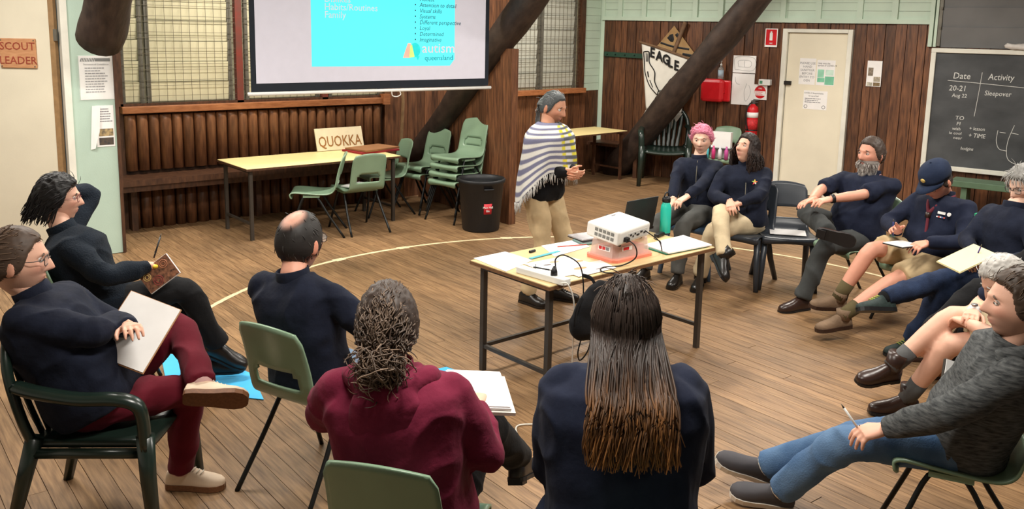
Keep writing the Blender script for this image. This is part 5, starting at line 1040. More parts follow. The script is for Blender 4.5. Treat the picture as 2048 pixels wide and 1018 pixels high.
# 4 bearded
root, J, O, loc, R = make_person('beard', 'seated bearded person in a navy short-sleeved shirt with one ankle on the knee', 'ruddy', m_navy2, m_charc, ('dress', m_brl, m_blk), 'short', b=1.18, belly=.09, sleeves='short', top_name='shirt', hands=dict(L=dict(N=(-.2, .2, -1), curl=.35, F=(-.9, .3, -.1)), R=dict(N=(-.2, -.2, -1), curl=.3, F=(-.9, .1, -.15))),
    hairargs=dict(style='short', col=(74, 60, 52), col2=(120, 106, 96), thick=.010, front=.60, temple=.38, n=800, length=.035, comb=(.3, -.6, .3), lift=.15, brow=(86, 70, 60)))
def beard(O, loc, R, hc, s, c1, c2):
    rs = np.random.default_rng(5); paths = []; cols = []; p, *_ = head_pts(HD); w = sstep(-.25, -.45, HD[:, 2])*sstep(-.15, .15, HD[:, 1]); w = np.maximum(w, sstep(.6, .8, HD[:, 1])*sstep(-.34, -.38, HD[:, 2])*sstep(-.55, -.40, HD[:, 2])*0)
    lipm = np.exp(-((p[:, 2]+.056)/.010)**2-(p[:, 0]/.022)**2)*sstep(.3, .6, HD[:, 1]); w = w*(1-np.clip(lipm*1.4, 0, 1)); q = p+HD*(.022*w-.008*(1-w))[:, None]; q[:, 2] -= .03*w*sstep(-.5, -.9, HD[:, 2])
    g = MB().add((hc+(q*s)@R.T, HF)); cc = [np.tile(np.array(lin(c1)), (len(q), 1))]
    idx = np.where(w > .5)[0]; idx = rs.choice(idx, 700)
    for i in idx: t = nrm(HD[i]*.6+V3(0, .15, -.8)+rs.normal(size=3)*.2); a = q[i]; paths.append(hc+(np.array([a, a+t*.010, a+t*.022-V3(0, 0, .004)])*s)@R.T); u = rs.random(); cols.append(np.array(lin(c1))*(1-u)+np.array(lin(c2))*u)
    sm, sc = strands_mesh(paths, .0016, cols); g.add((sm.verts(), sm.f)); cc.append(sc); O('beard', g, m_hair, colr=np.concatenate(cc))
beard(O, loc, R, J['head'], 1.04*1.1, (120, 112, 106), (206, 200, 194))
def scarf(O, J, m, w=.014):
    up = J['up']; f = nrm(J['fs']-up*(J['fs']@up)); l = J['ls']; c = J['nb']
    pts = [c+up*.02-f*.075, c+up*.01+l*.07-f*.01, c-up*.05+l*.045+f*.10, c-up*.14+f*.145]; pts2 = [pts[0], c+up*.01-l*.07-f*.01, c-up*.05-l*.045+f*.10, c-up*.14+f*.145]
    so = O('neck_scarf', MB().add(tube(bez(pts, 18), w, 8)).add(tube(bez(pts2, 18), w, 8)).add(tube(bez([pts[3], pts[3]-up*.12+f*.015+l*.02, pts[3]-up*.22+f*.03+l*.03], 10), w*.8, 8)), m); O('woggle', MB().add(tube([pts[3]+up*.01, pts[3]-up*.03], .02, 10)), m_brl, so)
def chest_marks(O, J, off, belly=.0):
    up = J['up']; f = nrm(J['fs']-up*(J['fs']@up)); c = J['nb']-up*.12+J['ls']*off+f*(.14+belly); X = np.cross(up, f)
    Rm = np.array([X, -f, up]).T; O('name_tag', MB().add(box(c, (.055, .006, .018), Rm)), m_paper, smooth=False)
    for k in range(5): O('ribbon', MB().add(box(c-up*.03+X*(k-2)*.013, (.010, .006, .009), Rm)), mat('ribbon_%d' % k, ((220, 220, 220), (200, 80, 70), (220, 220, 220), (90, 110, 170), (200, 90, 80))[k]), smooth=False)
    O('round_badge', MB().add(tube([c+X*.055-f*.002, c+X*.055+f*.004], .014, 16)), m_paper, smooth=False)
scarf(O, J, mat('pink_scarf', (206, 150, 150), rough=.85, var=.15, scale=30)); chest_marks(O, J, .08, .02)
O('wristwatch', MB().add(tube([J['wrL']-nrm(J['wrL']-J['elL'])*.035, J['wrL']-nrm(J['wrL']-J['elL'])*.01], .035, 14)), m_blk)
# 5 cap
root, J, O, loc, R = make_person('cap', 'seated person in a navy cap, navy shirt, shorts and brown boots', 'ruddy', m_navy2, m_khaki, ('hike', m_tans, m_brl, None, m_sockb), 'cap', b=1.08, belly=.04, legs='short', top_name='shirt', hands=dict(L=dict(N=(-.2, .3, -1), curl=.6, F=(-.9, .2, -.1)), R=dict(N=(-.1, -.6, -.5), curl=.5, F=(-.8, -.1, .35), point=.1)), hairargs=dict(style='short', col=(70, 58, 50), thick=.006, n=300, front=.66, brow=(80, 64, 54)))
cp = MB(); secs = []
for z, k in ((.012, 1.10), (.04, 1.12), (.075, 1.06), (.10, .86), (.117, .52), (.124, .12)): secs.append(np.array([loc((.079*k*math.cos(a), .101*k*math.sin(a)-.004, z+.022)) for a in np.linspace(0, 2*math.pi, 33)[:-1]]))
cp.add(loft(secs)); m_cap = cloth_mat('navy_cap', (34, 44, 66), bump=.15); co = O('cap', cp, m_cap)
br = [loc((.080*math.cos(a)*1.06, .101*math.sin(a)*1.06-.002, .036)) for a in np.linspace(.35, math.pi-.35, 15)]; bo_ = [loc((.070*math.cos(a)*1.08, .094*math.sin(a)+.085*math.sin(a)**1.2, .030-.018*abs(math.cos(a)))) for a in np.linspace(.35, math.pi-.35, 15)]
o = O('brim', MB().add((np.array(br+bo_), [(i, i+1, 15+i+1, 15+i) for i in range(14)])), m_cap, co); o.modifiers.new('s', 'SOLIDIFY').thickness = .006; O('button', MB().add(ball(loc((0, 0, .148)), .007)), m_cap, co); O('emblem', MB().add(ball(loc((0, .108, .082)), (.018, .006, .018), R)), mat('gold_emblem', (214, 186, 110), var=.4, scale=120), co)
scarf(O, J, mat('maroon_scarf', (96, 30, 44), rough=.85)); chest_marks(O, J, .09); a_ = J['shL']+(J['elL']-J['shL'])*.28; O('shoulder_patch', MB().add(box(a_+J['ls']*.072+V3(0, 0, .02), (.05, .012, .05), np.array([J['fs'], J['ls'], V3(0, 0, 1)]).T)), mat('green_patch', (60, 184, 130)), smooth=False)
glasses(O, loc, 1.02)
def notebook(name, label, c, X, Y, w, h, th, m_cover, m_page, cat='notebook', tilt=None):
    e = empty(name, tuple(c)); tag(e, label, cat); X = nrm(X); Y = nrm(np.asarray(Y, float)-X*(X@np.asarray(Y, float))); Z = np.cross(X, Y); Rm = np.array([X, Y, Z]).T
    bev(obj('cover', *box((0, 0, 0), (w, h, th), Rm), m_cover, e), .002); obj('page', *box(Z*(th*.5+.002), (w*.96, h*.97, .005), Rm), m_page, e); return e, Rm
def pen(label, p, d, m, L=.14):
    d = nrm(d); e = empty('pen', tuple(p)); tag(e, label, 'pen'); obj('barrel', *tube([d*0, d*L*.86], .0045, 8), m, e, True); obj('tip', *tube([d*L*.86, d*L], [.0045, .001], 8), m_frame, e, True); obj('clip', *box(d*L*.12+V3(0, 0, .006), (.003, .003, .03)), m_frame, e)
nbk = J; c_ = (J['wrL']+J['wrR'])/2+V3(-.10, .01, -.045); notebook('notebook', 'small notebook open on the lap of the capped person', c_, (.1, 1, 0), (-1, .2, .05), .16, .22, .008, m_blk, m_paper); pen('pen held by the person in the navy cap', J['wrR']+V3(-.07, -.01, -.03), (-.3, -.1, .9), mat('blue_pen', (60, 70, 130), rough=.3))
# 6 notepad holder at the right edge
root, J, O, loc, R = make_person('notepad', 'person at the right edge in dark jeans and green trail shoes with a yellow notepad', 'pale', m_navy, m_djean, ('sneaker', m_trail, m_blk, m_lime, m_black), 'short', b=1.1, bust=.03, hands=dict(L=dict(N=(-.2, .3, -1), curl=.6, F=(-.9, .2, 0)), R=dict(N=(-.2, -.5, -.8), curl=.8, F=(-.8, -.1, -.1))), hairargs=dict(style='short', col=(140, 138, 134), col2=(196, 194, 190), thick=.022, nape=-.8, side=-.5, length=.06, n=900, comb=(0, -.3, -1), lift=.05))
glasses(O, loc, .98); notebook('notepad', 'yellow lined notepad held open on a dark denim knee', (J['wrL']+J['wrR'])/2+V3(-.13, .05, .02), (.35, .9, .1), (-.85, .3, -.35), .20, .29, .006, mat('card_backing', (190, 180, 140)), mat('yellow_paper', (238, 228, 170), rough=.8, var=.02)); pen('purple pen held over the yellow notepad', J['wrR']+V3(-.07, -.02, -.01), (-.2, -.3, .8), mat('purple_pen', (70, 50, 130), rough=.3))
# 7 mostly outside the frame
make_person('blackpants', 'person in black trousers and tan pointed boots at the right edge', 'pale', m_black, m_black, ('dress', m_tanl, m_brl), 'short', hands=dict(L=dict(N=(0, 0, -1)), R=dict(N=(0, 0, -1))), hairargs=dict(style='short', n=300))
# 8 white hair
root, J, O, loc, R = make_person('whitehair', 'white-haired person bending forward in khaki shorts and brown elastic-sided boots', 'fair', m_navy2, m_khaki2, ('boot', m_brl, m_blk, None, m_sockg), 'short', b=1.08, belly=.05, legs='short', sleeves='short', hands=dict(L=dict(N=(0, 0, -1), curl=.7), R=dict(N=(0, 0, -1), curl=.7)), hairargs=dict(style='short', col=(196, 192, 186), col2=(232, 228, 222), thick=.011, length=.04, n=1000, comb=(.2, -.7, -.2), lift=.1, brow=(190, 186, 180)))
d_ = nrm(J['wrR']-J['elR']); w_ = O('wristwatch', MB().add(tube([J['wrR']-d_*.03, J['wrR']-d_*.004], .036, 16)), m_wht); O('dial', MB().add(tube([J['wrR']-d_*.017+V3(0, 0, .034), J['wrR']-d_*.017+V3(0, 0, .042)], .017, 14)), mat('brushed_steel', (150, 150, 150)), w_)
# 9 grey hoodie
root, J, O, loc, R = make_person('greyhoodie', 'person in the right foreground wearing a grey marle top, blue jeans and slip-on shoes', 'fair', m_marle, m_jean, ('sneaker', m_gsl, m_snw, None, m_lace), 'short', vox=.010, b=1.08, belly=.03, stub=.35, hands=dict(L=dict(N=(.1, .2, -1), curl=.9, F=(-.75, .5, -.15)), R=dict(N=(0, -.2, -1), curl=.6, F=(-.8, .3, 0))), hairargs=dict(style='short', col=(70, 54, 42), col2=(104, 82, 64), thick=.012, length=.04, n=1100, front=.60, temple=.42, comb=(.2, -.5, .3), lift=.25, brow=(84, 66, 52)))
hd = MB(); c = J['nb']; f = J['fs']; l = J['ls']; hd.add(tube(bez([c+l*.085+f*.06-V3(0, 0, .03), c+l*.10-f*.03+V3(0, 0, .01), c-f*.10-V3(0, 0, .0), c-l*.10-f*.03+V3(0, 0, .01), c-l*.085+f*.06-V3(0, 0, .03)], 24), .034, 10)); hd.add(ball(c-f*.11-V3(0, 0, .055), (.09, .05, .08), basis(f))); hd.v = [hd.verts()-np.array(root.location)]; garment('hood', hd, m_marle, root, .01, .004)
notebook('notebook', 'closed dark notebook with white pages held over the grey marle sleeve', (3.735, 1.60, .655), (.72, -.62, -.30), (.1, .45, .85), .21, .14, .016, mat('dark_cover', (58, 52, 46), rough=.5), m_paper); pen('pen held low by the person in the grey marle top', J['wrL']+V3(-.05, .06, -.03), (-.3, .5, .75), m_wht)
# 10 long hair
root, J, O, loc, R = make_person('longhair', 'person in the centre foreground with long brown hair over a navy jacket', 'fair', m_navy2, m_khaki2, ('dress', m_lthr, m_blk), 'long', vox=.010, b=1.32, belly=.04, loose=.018, hands=dict(L=dict(N=(0, 0, -1)), R=dict(N=(0, 0, -1))), hairargs=dict(style='long', col=(54, 42, 36), col2=(110, 84, 62), thick=.013, n=700, length=.06, comb=(0, -.6, -.8), lift=.02, rough_n=.15))
O('earring', MB().add(ball(loc((.08, -.005, -.04)), .006)), mat('pearl', (230, 226, 220), rough=.2))
up = J['up']; bk = -J['fs']; 
O('sleeve_seam', MB().add(tube(bez([J['nb']+J['ls']*.06+bk*.085, (J['nb']+J['shL'])/2+bk*.13-up*.06, J['shL']+bk*.115-up*.16], 14), .0035, 6)), m_black)
hem = MB().add(loft([ring(J['hip']+up*h+bk*.02, J['lh'], J['fh'], rx, ry, 36, 2.3) for h, rx, ry in ((.16, .245, .20), (.04, .285, .235), (-.04, .31, .26), (-.05, .30, .25))])); hem.v = [hem.verts()-np.array(root.location)]; garment('jacket_skirt', hem, m_navy2, root, .012, .012, 4, 3, 6)
# 11 maroon hoodie
root, J, O, loc, R = make_person('maroon', 'person with a curly brown bun in a maroon hooded top', 'fair', m_maroon, m_black, ('dress', m_lthr, m_blk), 'bun', vox=.010, b=1.22, belly=.03, loose=.02, top_name='hooded_top', hands=dict(L=dict(N=(0, 0, -1), curl=.5), R=dict(N=(0, 0, -1), curl=.4, F=(.6, .75, 0))), hairargs=dict(style='bun', col=(62, 48, 40), col2=(140, 116, 96), thick=.018, n=80, length=.05, comb=(0, -.8, -.5), lift=.10, rough_n=.25))
hd = MB(); c = J['nb']; f = J['fs']; l = J['ls']; hd.add(tube(bez([c+l*.09+f*.07-V3(0, 0, .04), c+l*.115-f*.02, c-f*.11-V3(0, 0, .02), c-l*.115-f*.02, c-l*.09+f*.07-V3(0, 0, .04)], 24), .04, 10)); hd.add(ball(c-f*.115-V3(0, 0, .10), (.125, .055, .12), basis(f))); hd.v = [hd.verts()-np.array(root.location)]; garment('hood', hd, m_maroon, root, .011, .005)
e, Rm = notebook('notebook', 'open lined notebook on the knee of the person in maroon', (1.80, 2.46, .80), (.80, -.45, -.08), (.55, .80, .05), .21, .29, .010, m_paper, m_paper); obj('under_page', *box(Rm@V3(.015, -.01, -.012), (.21, .29, .012), Rm), mat('page_edge', (222, 218, 206)), e)
for k in range(14): obj('ruled_line', *box(Rm@V3(0, -.12+k*.018, .0096), (.19, .0012, .0004), Rm), mat('faint_rule', (196, 200, 208)), e)
# 12 balding
root, J, O, loc, R = make_person('balding', 'balding person in spectacles and navy pullover on a sage green chair', 'ruddy', m_navy, m_ljean, ('dress', m_lthr, m_blk), 'bald', vox=.011, b=1.08, belly=.02, top_name='pullover', stub=.3, hands=dict(L=dict(N=(0, 0, -1)), R=dict(N=(0, 0, -1), curl=.5)), hairargs=dict(style='short', col=(38, 34, 32), col2=(92, 88, 84), thick=.007, front=.45, temple=.1, n=1300, length=.028, comb=(0, .4, -.8), lift=.0, rough_n=.1, bald=((0, -.42, .90), .50), brow=(60, 50, 44)))
glasses(O, loc, 1.03, (60, 40, 40))
# 13 hand behind the head
root, J, O, loc, R = make_person('handhead', 'dark-haired person in spectacles and a black knit jumper with one hand behind the head', 'fair', m_bknit, m_black, ('dress', m_lthr, m_blk), 'swept', vox=.011, b=1.16, bust=.05, top_name='jumper', hands=dict(L=dict(N=(0, -.8, -.3), curl=.5, F=(-.6, -.3, .1)), R=dict(N=(.1, .2, -1), curl=.7, F=(.8, .25, -.2))), hairargs=dict(style='swept', col=(20, 17, 18), col2=(46, 40, 42), thick=.02, front=.55, n=700, length=.07, comb=(0, -.8, -.4), lift=.15, brow=(40, 32, 30)))
glasses(O, loc, 1.0, (110, 44, 50)); up = J['up']; f = nrm(J['fs']-up*(J['fs']@up))
O('strap', MB().add(tube(bez([J['nb']-up*.01+J['ls']*.12-f*.07, J['nb']-up*.04+J['ls']*.13+f*.05, J['nb']-up*.13+f*.148, J['nb']-up*.06-J['ls']*.14+f*.055, J['nb']-up*.02-J['ls']*.12-f*.07], 26), .009, 6, rb=.003)), mat('pale_green_strap', (160, 190, 180), rough=.7))
e, Rm = notebook('patterned_notebook', 'notebook with a dark dotted cover resting on black trousers', (1.395, 4.865, .735), (.35, -.55, -.72), (.80, -.35, .55), .135, .19, .012, m_paper, mat('dot_painted_cover', (60, 44, 36), rough=.5, var=.5, scale=60, c2=(176, 120, 90)))
for k, (a, b_, r_, c) in enumerate(((-.03, .05, .022, (196, 130, 96)), (.03, -.02, .026, (150, 60, 60)), (-.02, -.06, .02, (222, 190, 120)))):
    for q in (1, .55): obj('dotted_ring', *tube([Rm@V3(a+r_*q*math.cos(t), b_+r_*q*math.sin(t), .0115) for t in np.linspace(0, 6.283, 17)], .0022, 5), mat('ring_%d' % k, c), e)
pen('black and silver pen held above the patterned notebook', J['wrR']+V3(.03, .03, .03), (.35, .2, .8), m_blk); hb = obj('hair_tie', *ball(J['wrR']+V3(.02, -.02, -.005), (.018, .018, .012)), mat('yellow_band', (228, 190, 50))); tag(hb, 'yellow band on the wrist above the patterned notebook', 'wristband')
# 14 clipboard
root, J, O, loc, R = make_person('clipboard', 'person in the left foreground with spectacles, navy fleece and maroon trousers', 'fair', m_navy, m_mtr, ('sneaker', m_snk, m_gum, m_lace, mat('pink_sock', (220, 176, 172), rough=.9)), 'tied', vox=.010, b=1.22, belly=.05, loose=.018, hands=dict(L=dict(N=(0, 0, -1), curl=.6), R=dict(N=(0, 0, -1), curl=.6)), hairargs=dict(style='tied', col=(84, 66, 54), col2=(128, 104, 86), thick=.008, front=.60, n=900, length=.05, comb=(0, -1, .0), lift=.05, rough_n=.15, brow=(90, 72, 60)))
glasses(O, loc, .98, (44, 40, 40))
cbc = V3(.985, 3.79, .80); e, Rm = notebook('clipboard', 'brown clipboard with a blank white sheet held on maroon knees', cbc, (.72, -.60, -.35), (.60, .46, .66), .235, .32, .006, mat('masonite_board', (168, 120, 78), rough=.5, var=.1), m_paper, 'clipboard')
# seats under the seated people
CH = [('blue', 'pink', 'blue-grey plastic chair under the pink-haired person', 'blue chair in the circle'), ('dark', 'darkhair', 'slate plastic chair under the person with wavy dark hair', 'slate chairs in the circle'), ('green', 'beard', 'sage green chair under the bearded person', 'green chairs in the circle'), ('green', 'cap', 'sage green chair under the person in the navy cap', 'green chairs in the circle'), ('green', 'notepad', 'sage green chair under the person with the yellow notepad', 'green chairs in the circle'), ('green', 'blackpants', 'sage green chair under the person in black trousers and tan boots', 'green chairs in the circle'),
      ('green', 'whitehair', 'sage green chair under the white-haired person', 'green chairs in the circle'), ('green', 'greyhoodie', 'sage green chair under the person in grey marle', 'green chairs in the circle'), ('green', 'longhair', 'sage green chair under the long-haired person in navy', 'green chairs in the circle'), ('green', 'maroon', 'sage green chair marked KSG under the person in maroon', 'green chairs in the circle'), ('green', 'balding', 'sage green chair under the balding person', 'green chairs in the circle'), ('green', 'handhead', 'sage green chair under the person with a hand behind the head', 'green chairs in the circle')]
for st, k, lb, gp in CH:
    P = PEOPLE[k]; f = nrm(V3(*P['f'], 0)); hp = V3(*P['hip']); c = hp+f*(-.05 if k == 'longhair' else .03); e = make_chair(st, lb, (float(c[0]), float(c[1]), 0), face(f[0], f[1]), gp)
    if k == 'maroon': text_mesh('marker_writing', 'KSG', .06, m_blk, ((.06, -.298, .745), (-1, 0, 0), (0, -.25, .97)), e, extrude=.001)
# ================================================================== THINGS ON AND AROUND THE PROJECTOR TABLE
TZ = .7005
m_cable = mat('black_cable', (20, 20, 22), rough=.5); m_wcable = mat('white_cable', (222, 218, 208), rough=.5)
def sheet(name, label, pts, z, th=.0012, m=m_paper, cat='paper', lines=0, seed=1, group=None):
    o = obj(name, *prism([(x, y, TZ+z) for x, y in pts], (0, 0, th)), m); tag(o, label, cat, group)
    if lines:
        a, b, d = V3(*pts[0], 0), V3(*pts[1], 0), V3(*pts[3], 0); X = b-a; Y = d-a; r = random.Random(seed); mb = MB()
        for k in range(lines):
            t = .1+.8*k/lines; q0 = a+Y*t+X*.08; q1 = a+Y*t+X*r.uniform(.55, .92); w = nrm(Y)*.003; mb.add(prism([q0+V3(0, 0, TZ+z+th), q1+V3(0, 0, TZ+z+th), q1+w+V3(0, 0, TZ+z+th), q0+w+V3(0, 0, TZ+z+th)], (0, 0, .0004)))
        mb.build('printed_text', mat('pale_print', (196, 206, 220), rough=.8), o)
    return o
sheet('paper_sheet', 'printed sheets overhanging the left end of the projector table', [(3.07, 3.93), (3.36, 4.04), (3.35, 4.30), (3.09, 4.28)], .001, lines=9)
sheet('paper_sheet', 'white printed sheet at the back of the table beside the tablet', [(3.53, 4.03), (3.90, 4.10), (3.90, 4.29), (3.64, 4.29)], .001, lines=7, seed=2)
s_ = sheet('paper_sheet', 'colourful printed chart sheet in front of the powerboard', [(3.24, 3.66), (3.62, 3.64), (3.60, 4.00), (3.26, 4.00)], .0025, lines=10, seed=3)
s2_ = sheet('paper_sheet', 'white chart sheet with orange spots near the table edge', [(3.34, 3.60), (3.66, 3.62), (3.70, 3.80), (3.36, 3.80)], .004, lines=4, seed=4)
for (x, y, rx, ry, c, pa, z) in ((3.47, 3.73, .05, .022, (240, 150, 110), s2_, .0056), (3.44, 3.93, .035, .02, (236, 170, 140), s_, .0041), (3.58, 3.86, .03, .02, (240, 160, 120), s_, .0041), (3.58, 3.66, .05, .012, (150, 140, 140), s2_, .0056), (3.36, 3.90, .03, .012, (120, 110, 110), s_, .0041)):
    obj('printed_spot', *prism([(x+rx*math.cos(t), y+ry*math.sin(t), TZ+z) for t in np.linspace(0, 6.283, 15)[:-1]], (0, 0, .0004)), mat('spot_%d' % c[1], c, rough=.8), pa)
sheet('folder', 'green folder under the white papers at the right end of the table', [(4.15, 3.67), (4.52, 3.655), (4.55, 3.90), (4.17, 3.90)], .001, .006, mat('green_folder', (30, 120, 96), rough=.5), 'folder')
o = sheet('paper_stack', 'stack of white sheets on the green folder', [(4.16, 3.66), (4.57, 3.65), (4.62, 3.94), (4.19, 3.90)], .0075, .008, m_paper, 'papers'); sheet('paper_sheet', 'loose top sheet with a faint lilac tint over the stacked papers', [(4.19, 3.68), (4.54, 3.68), (4.58, 3.92), (4.22, 3.88)], .016, .001, mat('lilac_paper', (220, 214, 228), rough=.8), 'paper')
sheet('teal_ruler', 'teal strip lying across the papers', [(3.37, 4.06), (3.64, 4.10), (3.635, 4.125), (3.365, 4.085)], .003, .003, mat('teal_plastic', (90, 180, 196), rough=.4), 'ruler')
o = obj('red_pencil', *tube([(3.70, 4.20, TZ+.006), (3.90, 4.14, TZ+.006)], .004, 6), mat('red_pencil_paint', (196, 90, 80))); tag(o, 'thin red pencil on the papers behind the clear tub', 'pencil')
def slab_thing(name, label, cat, c, s_, rz, m, parts=()):
    e = empty(name, (c[0], c[1], TZ+c[2]), rz); tag(e, label, cat); bev(obj('body', *box((0, 0, s_[2]/2), s_), m, e), min(.006, s_[2]*.4))
    for nm, bc, bs, mm in parts: obj(nm, *box(bc, bs), mm, e)
    return e
slab_thing('tablet', 'grey-green tablet case behind the clear tub', 'tablet', (3.98, 4.19, .0), (.20, .14, .014), -.25, mat('tablet_case', (96, 120, 116), rough=.5), [('screen', (0, 0, .0145), (.17, .11, .001), m_blk)])
slab_thing('slim_laptop', 'closed silver laptop at the back of the projector table', 'laptop', (4.06, 4.25, .016), (.30, .17, .014), -.1, mat('silver_shell', (186, 182, 184), rough=.35, metal=.5), [('edge', (0, -.0, -.001), (.30, .17, .004), m_blk)])
e = empty('laptop', (4.47, 4.22, TZ)); tag(e, 'open black laptop seen from behind its lid', 'laptop'); obj('base', *box((.0, .13, .009), (.34, .24, .018), rotz(.08)), m_blk, e); up = nrm((0, -.18, 1)); Rl = rotz(.08)@np.array([[1, 0, 0], np.cross(up, (1, 0, 0)), up]).T; bev(obj('lid', *box(V3(0, .01, .018)+up*.115, (.34, .008, .23), Rl), mat('laptop_black', (30, 32, 34), rough=.5), e), .003)
# bottle
e = empty('water_bottle', (4.60, 4.09, TZ)); tag(e, 'turquoise drink bottle with a black loop lid', 'bottle'); m_tq = mat('turquoise_metal', (38, 190, 168), rough=.35, var=.03, spec=.5)
obj('bottle', *lathe([(0, 0), (.036, 0), (.0375, .006), (.0375, .175), (.034, .20), (.026, .215), (.025, .225)]), m_tq, e, True); obj('base', *lathe([(0, -.0005), (.038, -.0005), (.038, .008)]), m_blk, e, True); obj('lid', *lathe([(.0, .225), (.029, .225), (.030, .25), (.022, .262), (0, .264)]), m_blk, e, True); obj('loop', *tube([(.022*math.cos(t), 0, .258+.034*math.sin(t)) for t in np.linspace(.1, math.pi-.1, 12)], .005, 8), m_blk, e, True)
slab_thing('adapter', 'small black adapter beside the turquoise bottle', 'adapter', (4.50, 4.05, 0), (.10, .04, .025), .3, m_blk)
# clear tub with coral lid, turned upside down, carrying the projector
TUB = rotz(.05); e = empty('plastic_tub', (3.895, 3.83, TZ), .05); tag(e, 'clear plastic tub with coral lid under the projector', 'tub')
secs = [np.array([(x*w, y*d, z) for x, y in ((-1, -.8), (-.8, -1), (.8, -1), (1, -.8), (1, .8), (.8, 1), (-.8, 1), (-1, .8))]) for z, w, d in ((.02, .172, .118), (.115, .158, .106), (.125, .150, .10))]
obj('tub_wall', *loft(secs), mat('milky_plastic', (226, 206, 196), rough=.25, alpha=.55, var=.02), e); secs = [np.array([(x*w, y*d, z) for x, y in ((-1, -.8), (-.85, -1), (.85, -1), (1, -.8), (1, .8), (.85, 1), (-.85, 1), (-1, .8))]) for z, w, d in ((.0, .184, .128), (.018, .186, .13), (.024, .178, .122))]
obj('lid', *loft(secs), mat('coral_plastic', (240, 140, 120), rough=.35, var=.03), e); obj('contents', *box((0, 0, .05), (.26, .17, .05)), mat('coral_contents', (236, 160, 146), rough=.7), e)
lb_ = obj('label', *box((-.164, -.02, .075), (.002, .10, .03), np.array([[.99, 0, .12], [0, 1, 0], [-.12, 0, .99]])), m_paper, e)
for k in range(3): obj('label_print', *box((-.1655, .012-k*.03, .075), (.002, .024, .02)), m_redp if k < 2 else m_ltink, e)
obj('label', *box((-.06, -.1145, .078), (.09, .002, .026)), m_paper, e); obj('label_print', *box((-.07, -.116, .078), (.05, .002, .018)), m_redp, e)
# projector
pm = Matrix.Rotation(.14, 4, 'X'); e = empty('projector', (3.84, 3.80, TZ+.135), .16); e.rotation_euler = (.13, -.05, .16); tag(e, 'white projector tilted up on the clear tub', 'projector'); m_pj = mat('projector_shell', (228, 226, 220), rough=.4, var=.02)
bev(obj('case', *box((0, 0, .055), (.33, .25, .092)), m_pj, e), .016, 4); obj('lens', *tube([(.07, .12, .055), (.07, .145, .055)], .034, 20), m_blk, e, True)
for r_i in range(2):
    for k in range(5): obj('vent', *box((-.165, -.075+k*.03, .04+r_i*.032), (.004, .022, .020)), mat('vent_grey', (120, 120, 116), rough=.6), e)
obj('port_panel', *box((.03, -.1245, .05), (.20, .004, .045)), mat('panel_grey', (196, 196, 192), rough=.5), e)
for k, (x, w) in enumerate(((-.045, .016), (-.02, .012), (.0, .012), (.03, .028), (.065, .022), (.10, .02))): obj('port', *box((x, -.127, .06-.012*(k % 2)), (w, .004, .010)), m_blk, e)
obj('foot', *tube([(-.10, -.09, -.012), (-.10, -.09, .012)], .011, 10), m_blk, e, True); obj('foot', *tube([(.12, -.09, -.005), (.12, -.09, .012)], .011, 10), m_blk, e, True); obj('button_pad', *box((-.09, .06, .1015), (.05, .03, .002)), mat('pad_grey', (206, 206, 204)), e); obj('focus_slot', *box((.06, .09, .1015), (.04, .012, .002)), m_ltink, e); obj('power_plug', *box((-.10, -.135, .045), (.03, .03, .026)), m_blk, e)
# powerboard, cables
e = empty('powerboard', (3.155, 3.70, TZ), -1.44); tag(e, 'white powerboard on the near left end of the table', 'powerboard'); bev(obj('body', *box((0, 0, .019), (.37, .058, .038)), m_wht, e), .005)
for k in range(4): obj('socket', *box((-.12+k*.075, 0, .0385), (.035, .036, .002)), mat('socket_grey', (206, 204, 198)), e)
obj('plug', *tube([(.085, 0, .038), (.085, 0, .062), (.085, .005, .09)], [.02, .019, .008], 12), m_blk, e, True)
def cable(label, pts, r, m, n=60): o = obj('cable', *tube(bez(pts, n), r, 6), m, None, True); tag(o, label, 'cable')
Ez = TZ
cable('black lead arching from the powerboard plug over the table edge', [(3.175, 3.616, Ez+.09), (3.18, 3.62, Ez+.13), (3.22, 3.60, Ez+.15), (3.29, 3.55, Ez+.10), (3.31, 3.53, Ez+.0), (3.30, 3.515, .55), (3.30, 3.52, .38), (3.26, 3.50, .30), (3.28, 3.50, .25), (3.34, 3.50, .30), (3.36, 3.49, .42)], .0042, m_cable, 90)
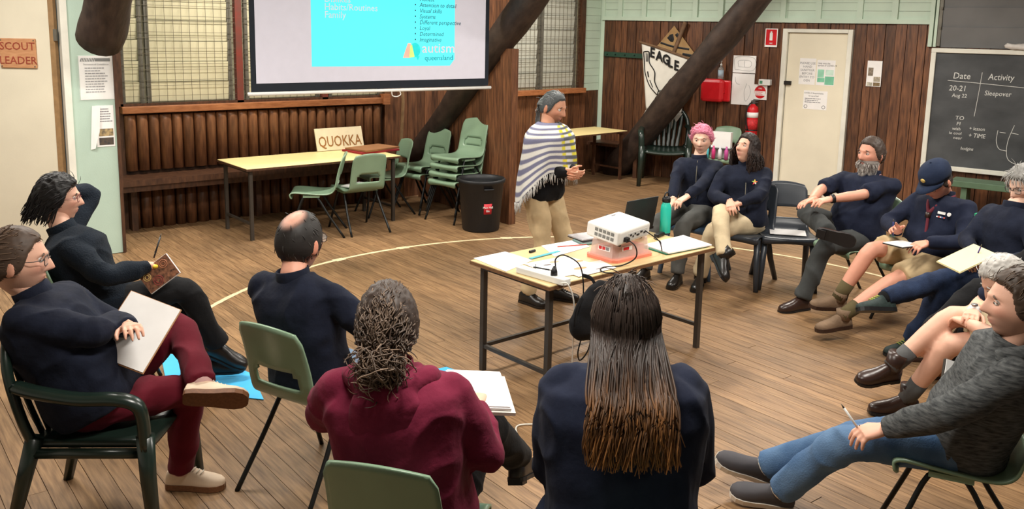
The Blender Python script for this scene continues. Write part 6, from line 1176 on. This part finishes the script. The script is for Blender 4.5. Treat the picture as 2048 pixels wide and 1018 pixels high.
cable('black power lead from the projector across the papers', [(3.755, 3.645, Ez+.165), (3.77, 3.58, Ez+.13), (3.80, 3.60, Ez+.05), (3.72, 3.63, Ez+.008), (3.60, 3.66, Ez+.008), (3.53, 3.62, Ez+.01), (3.52, 3.57, Ez+.008), (3.56, 3.53, Ez+.004), (3.58, 3.505, .66), (3.58, 3.50, .5)], .0042, m_cable, 90)
cable('short black lead linking projector and adapter', [(3.93, 3.655, Ez+.19), (4.02, 3.62, Ez+.12), (4.12, 3.68, Ez+.03), (4.22, 3.78, Ez+.03), (4.30, 3.86, Ez+.03), (4.36, 3.97, Ez+.02), (4.46, 4.03, Ez+.012)], .0035, m_cable, 60)
cable('white lead dropping from the powerboard to the floor', [(3.13, 3.52, Ez+.02), (3.16, 3.49, Ez+.015), (3.20, 3.48, .60), (3.22, 3.50, .35), (3.22, 3.50, .1), (3.16, 3.40, .012), (2.95, 3.38, .008), (2.80, 3.45, .008), (2.72, 3.36, .008)], .004, m_wcable, 90)
o = obj('marker_cap', *tube([(3.46, 4.19, TZ+.008), (3.51, 4.20, TZ+.008)], .009, 8), m_blk); tag(o, 'small black cap on the bare table corner', 'cap'); pen('black pen resting on the powerboard', (3.17, 3.80, TZ+.043), (.15, -.6, .02), m_blk, .13)
# black bag hooked on the front edge of the table
e = empty('black_bag', (3.30, 3.46, .42)); tag(e, 'black bag hanging from the front edge of the projector table', 'bag'); mb = MB()
for c, r_ in (((0, -.03, .12), (.14, .07, .15)), ((.05, -.03, .19), (.13, .06, .11)), ((-.06, -.03, .08), (.10, .06, .10))): mb.add(ball(c, r_))
garment('bag_body', mb, m_black, e, .011, .010, 4, 2, 9); obj('strap', *tube(bez([(-.10, -.05, .24), (-.15, -.06, .18), (-.15, -.05, .08), (-.10, -.04, .02)], 20), .012, 6, rb=.004), m_black, e, True); obj('hook_strap', *tube(bez([(.02, -.02, .28), (.02, .02, .31), (.02, .09, .31)], 12), .012, 6, rb=.004), m_black, e, True)
# bag strap on the floor by the tan boots
o = obj('bag_strap', *tube(bez([(5.62, 2.72, .015), (5.50, 2.78, .02), (5.38, 2.74, .05), (5.46, 2.66, .03), (5.60, 2.60, .05), (5.72, 2.50, .28)], 30), .016, 8, rb=.005), m_brl, None, True); tag(o, 'brown leather bag strap trailing on the floor under the dark jeans', 'strap')
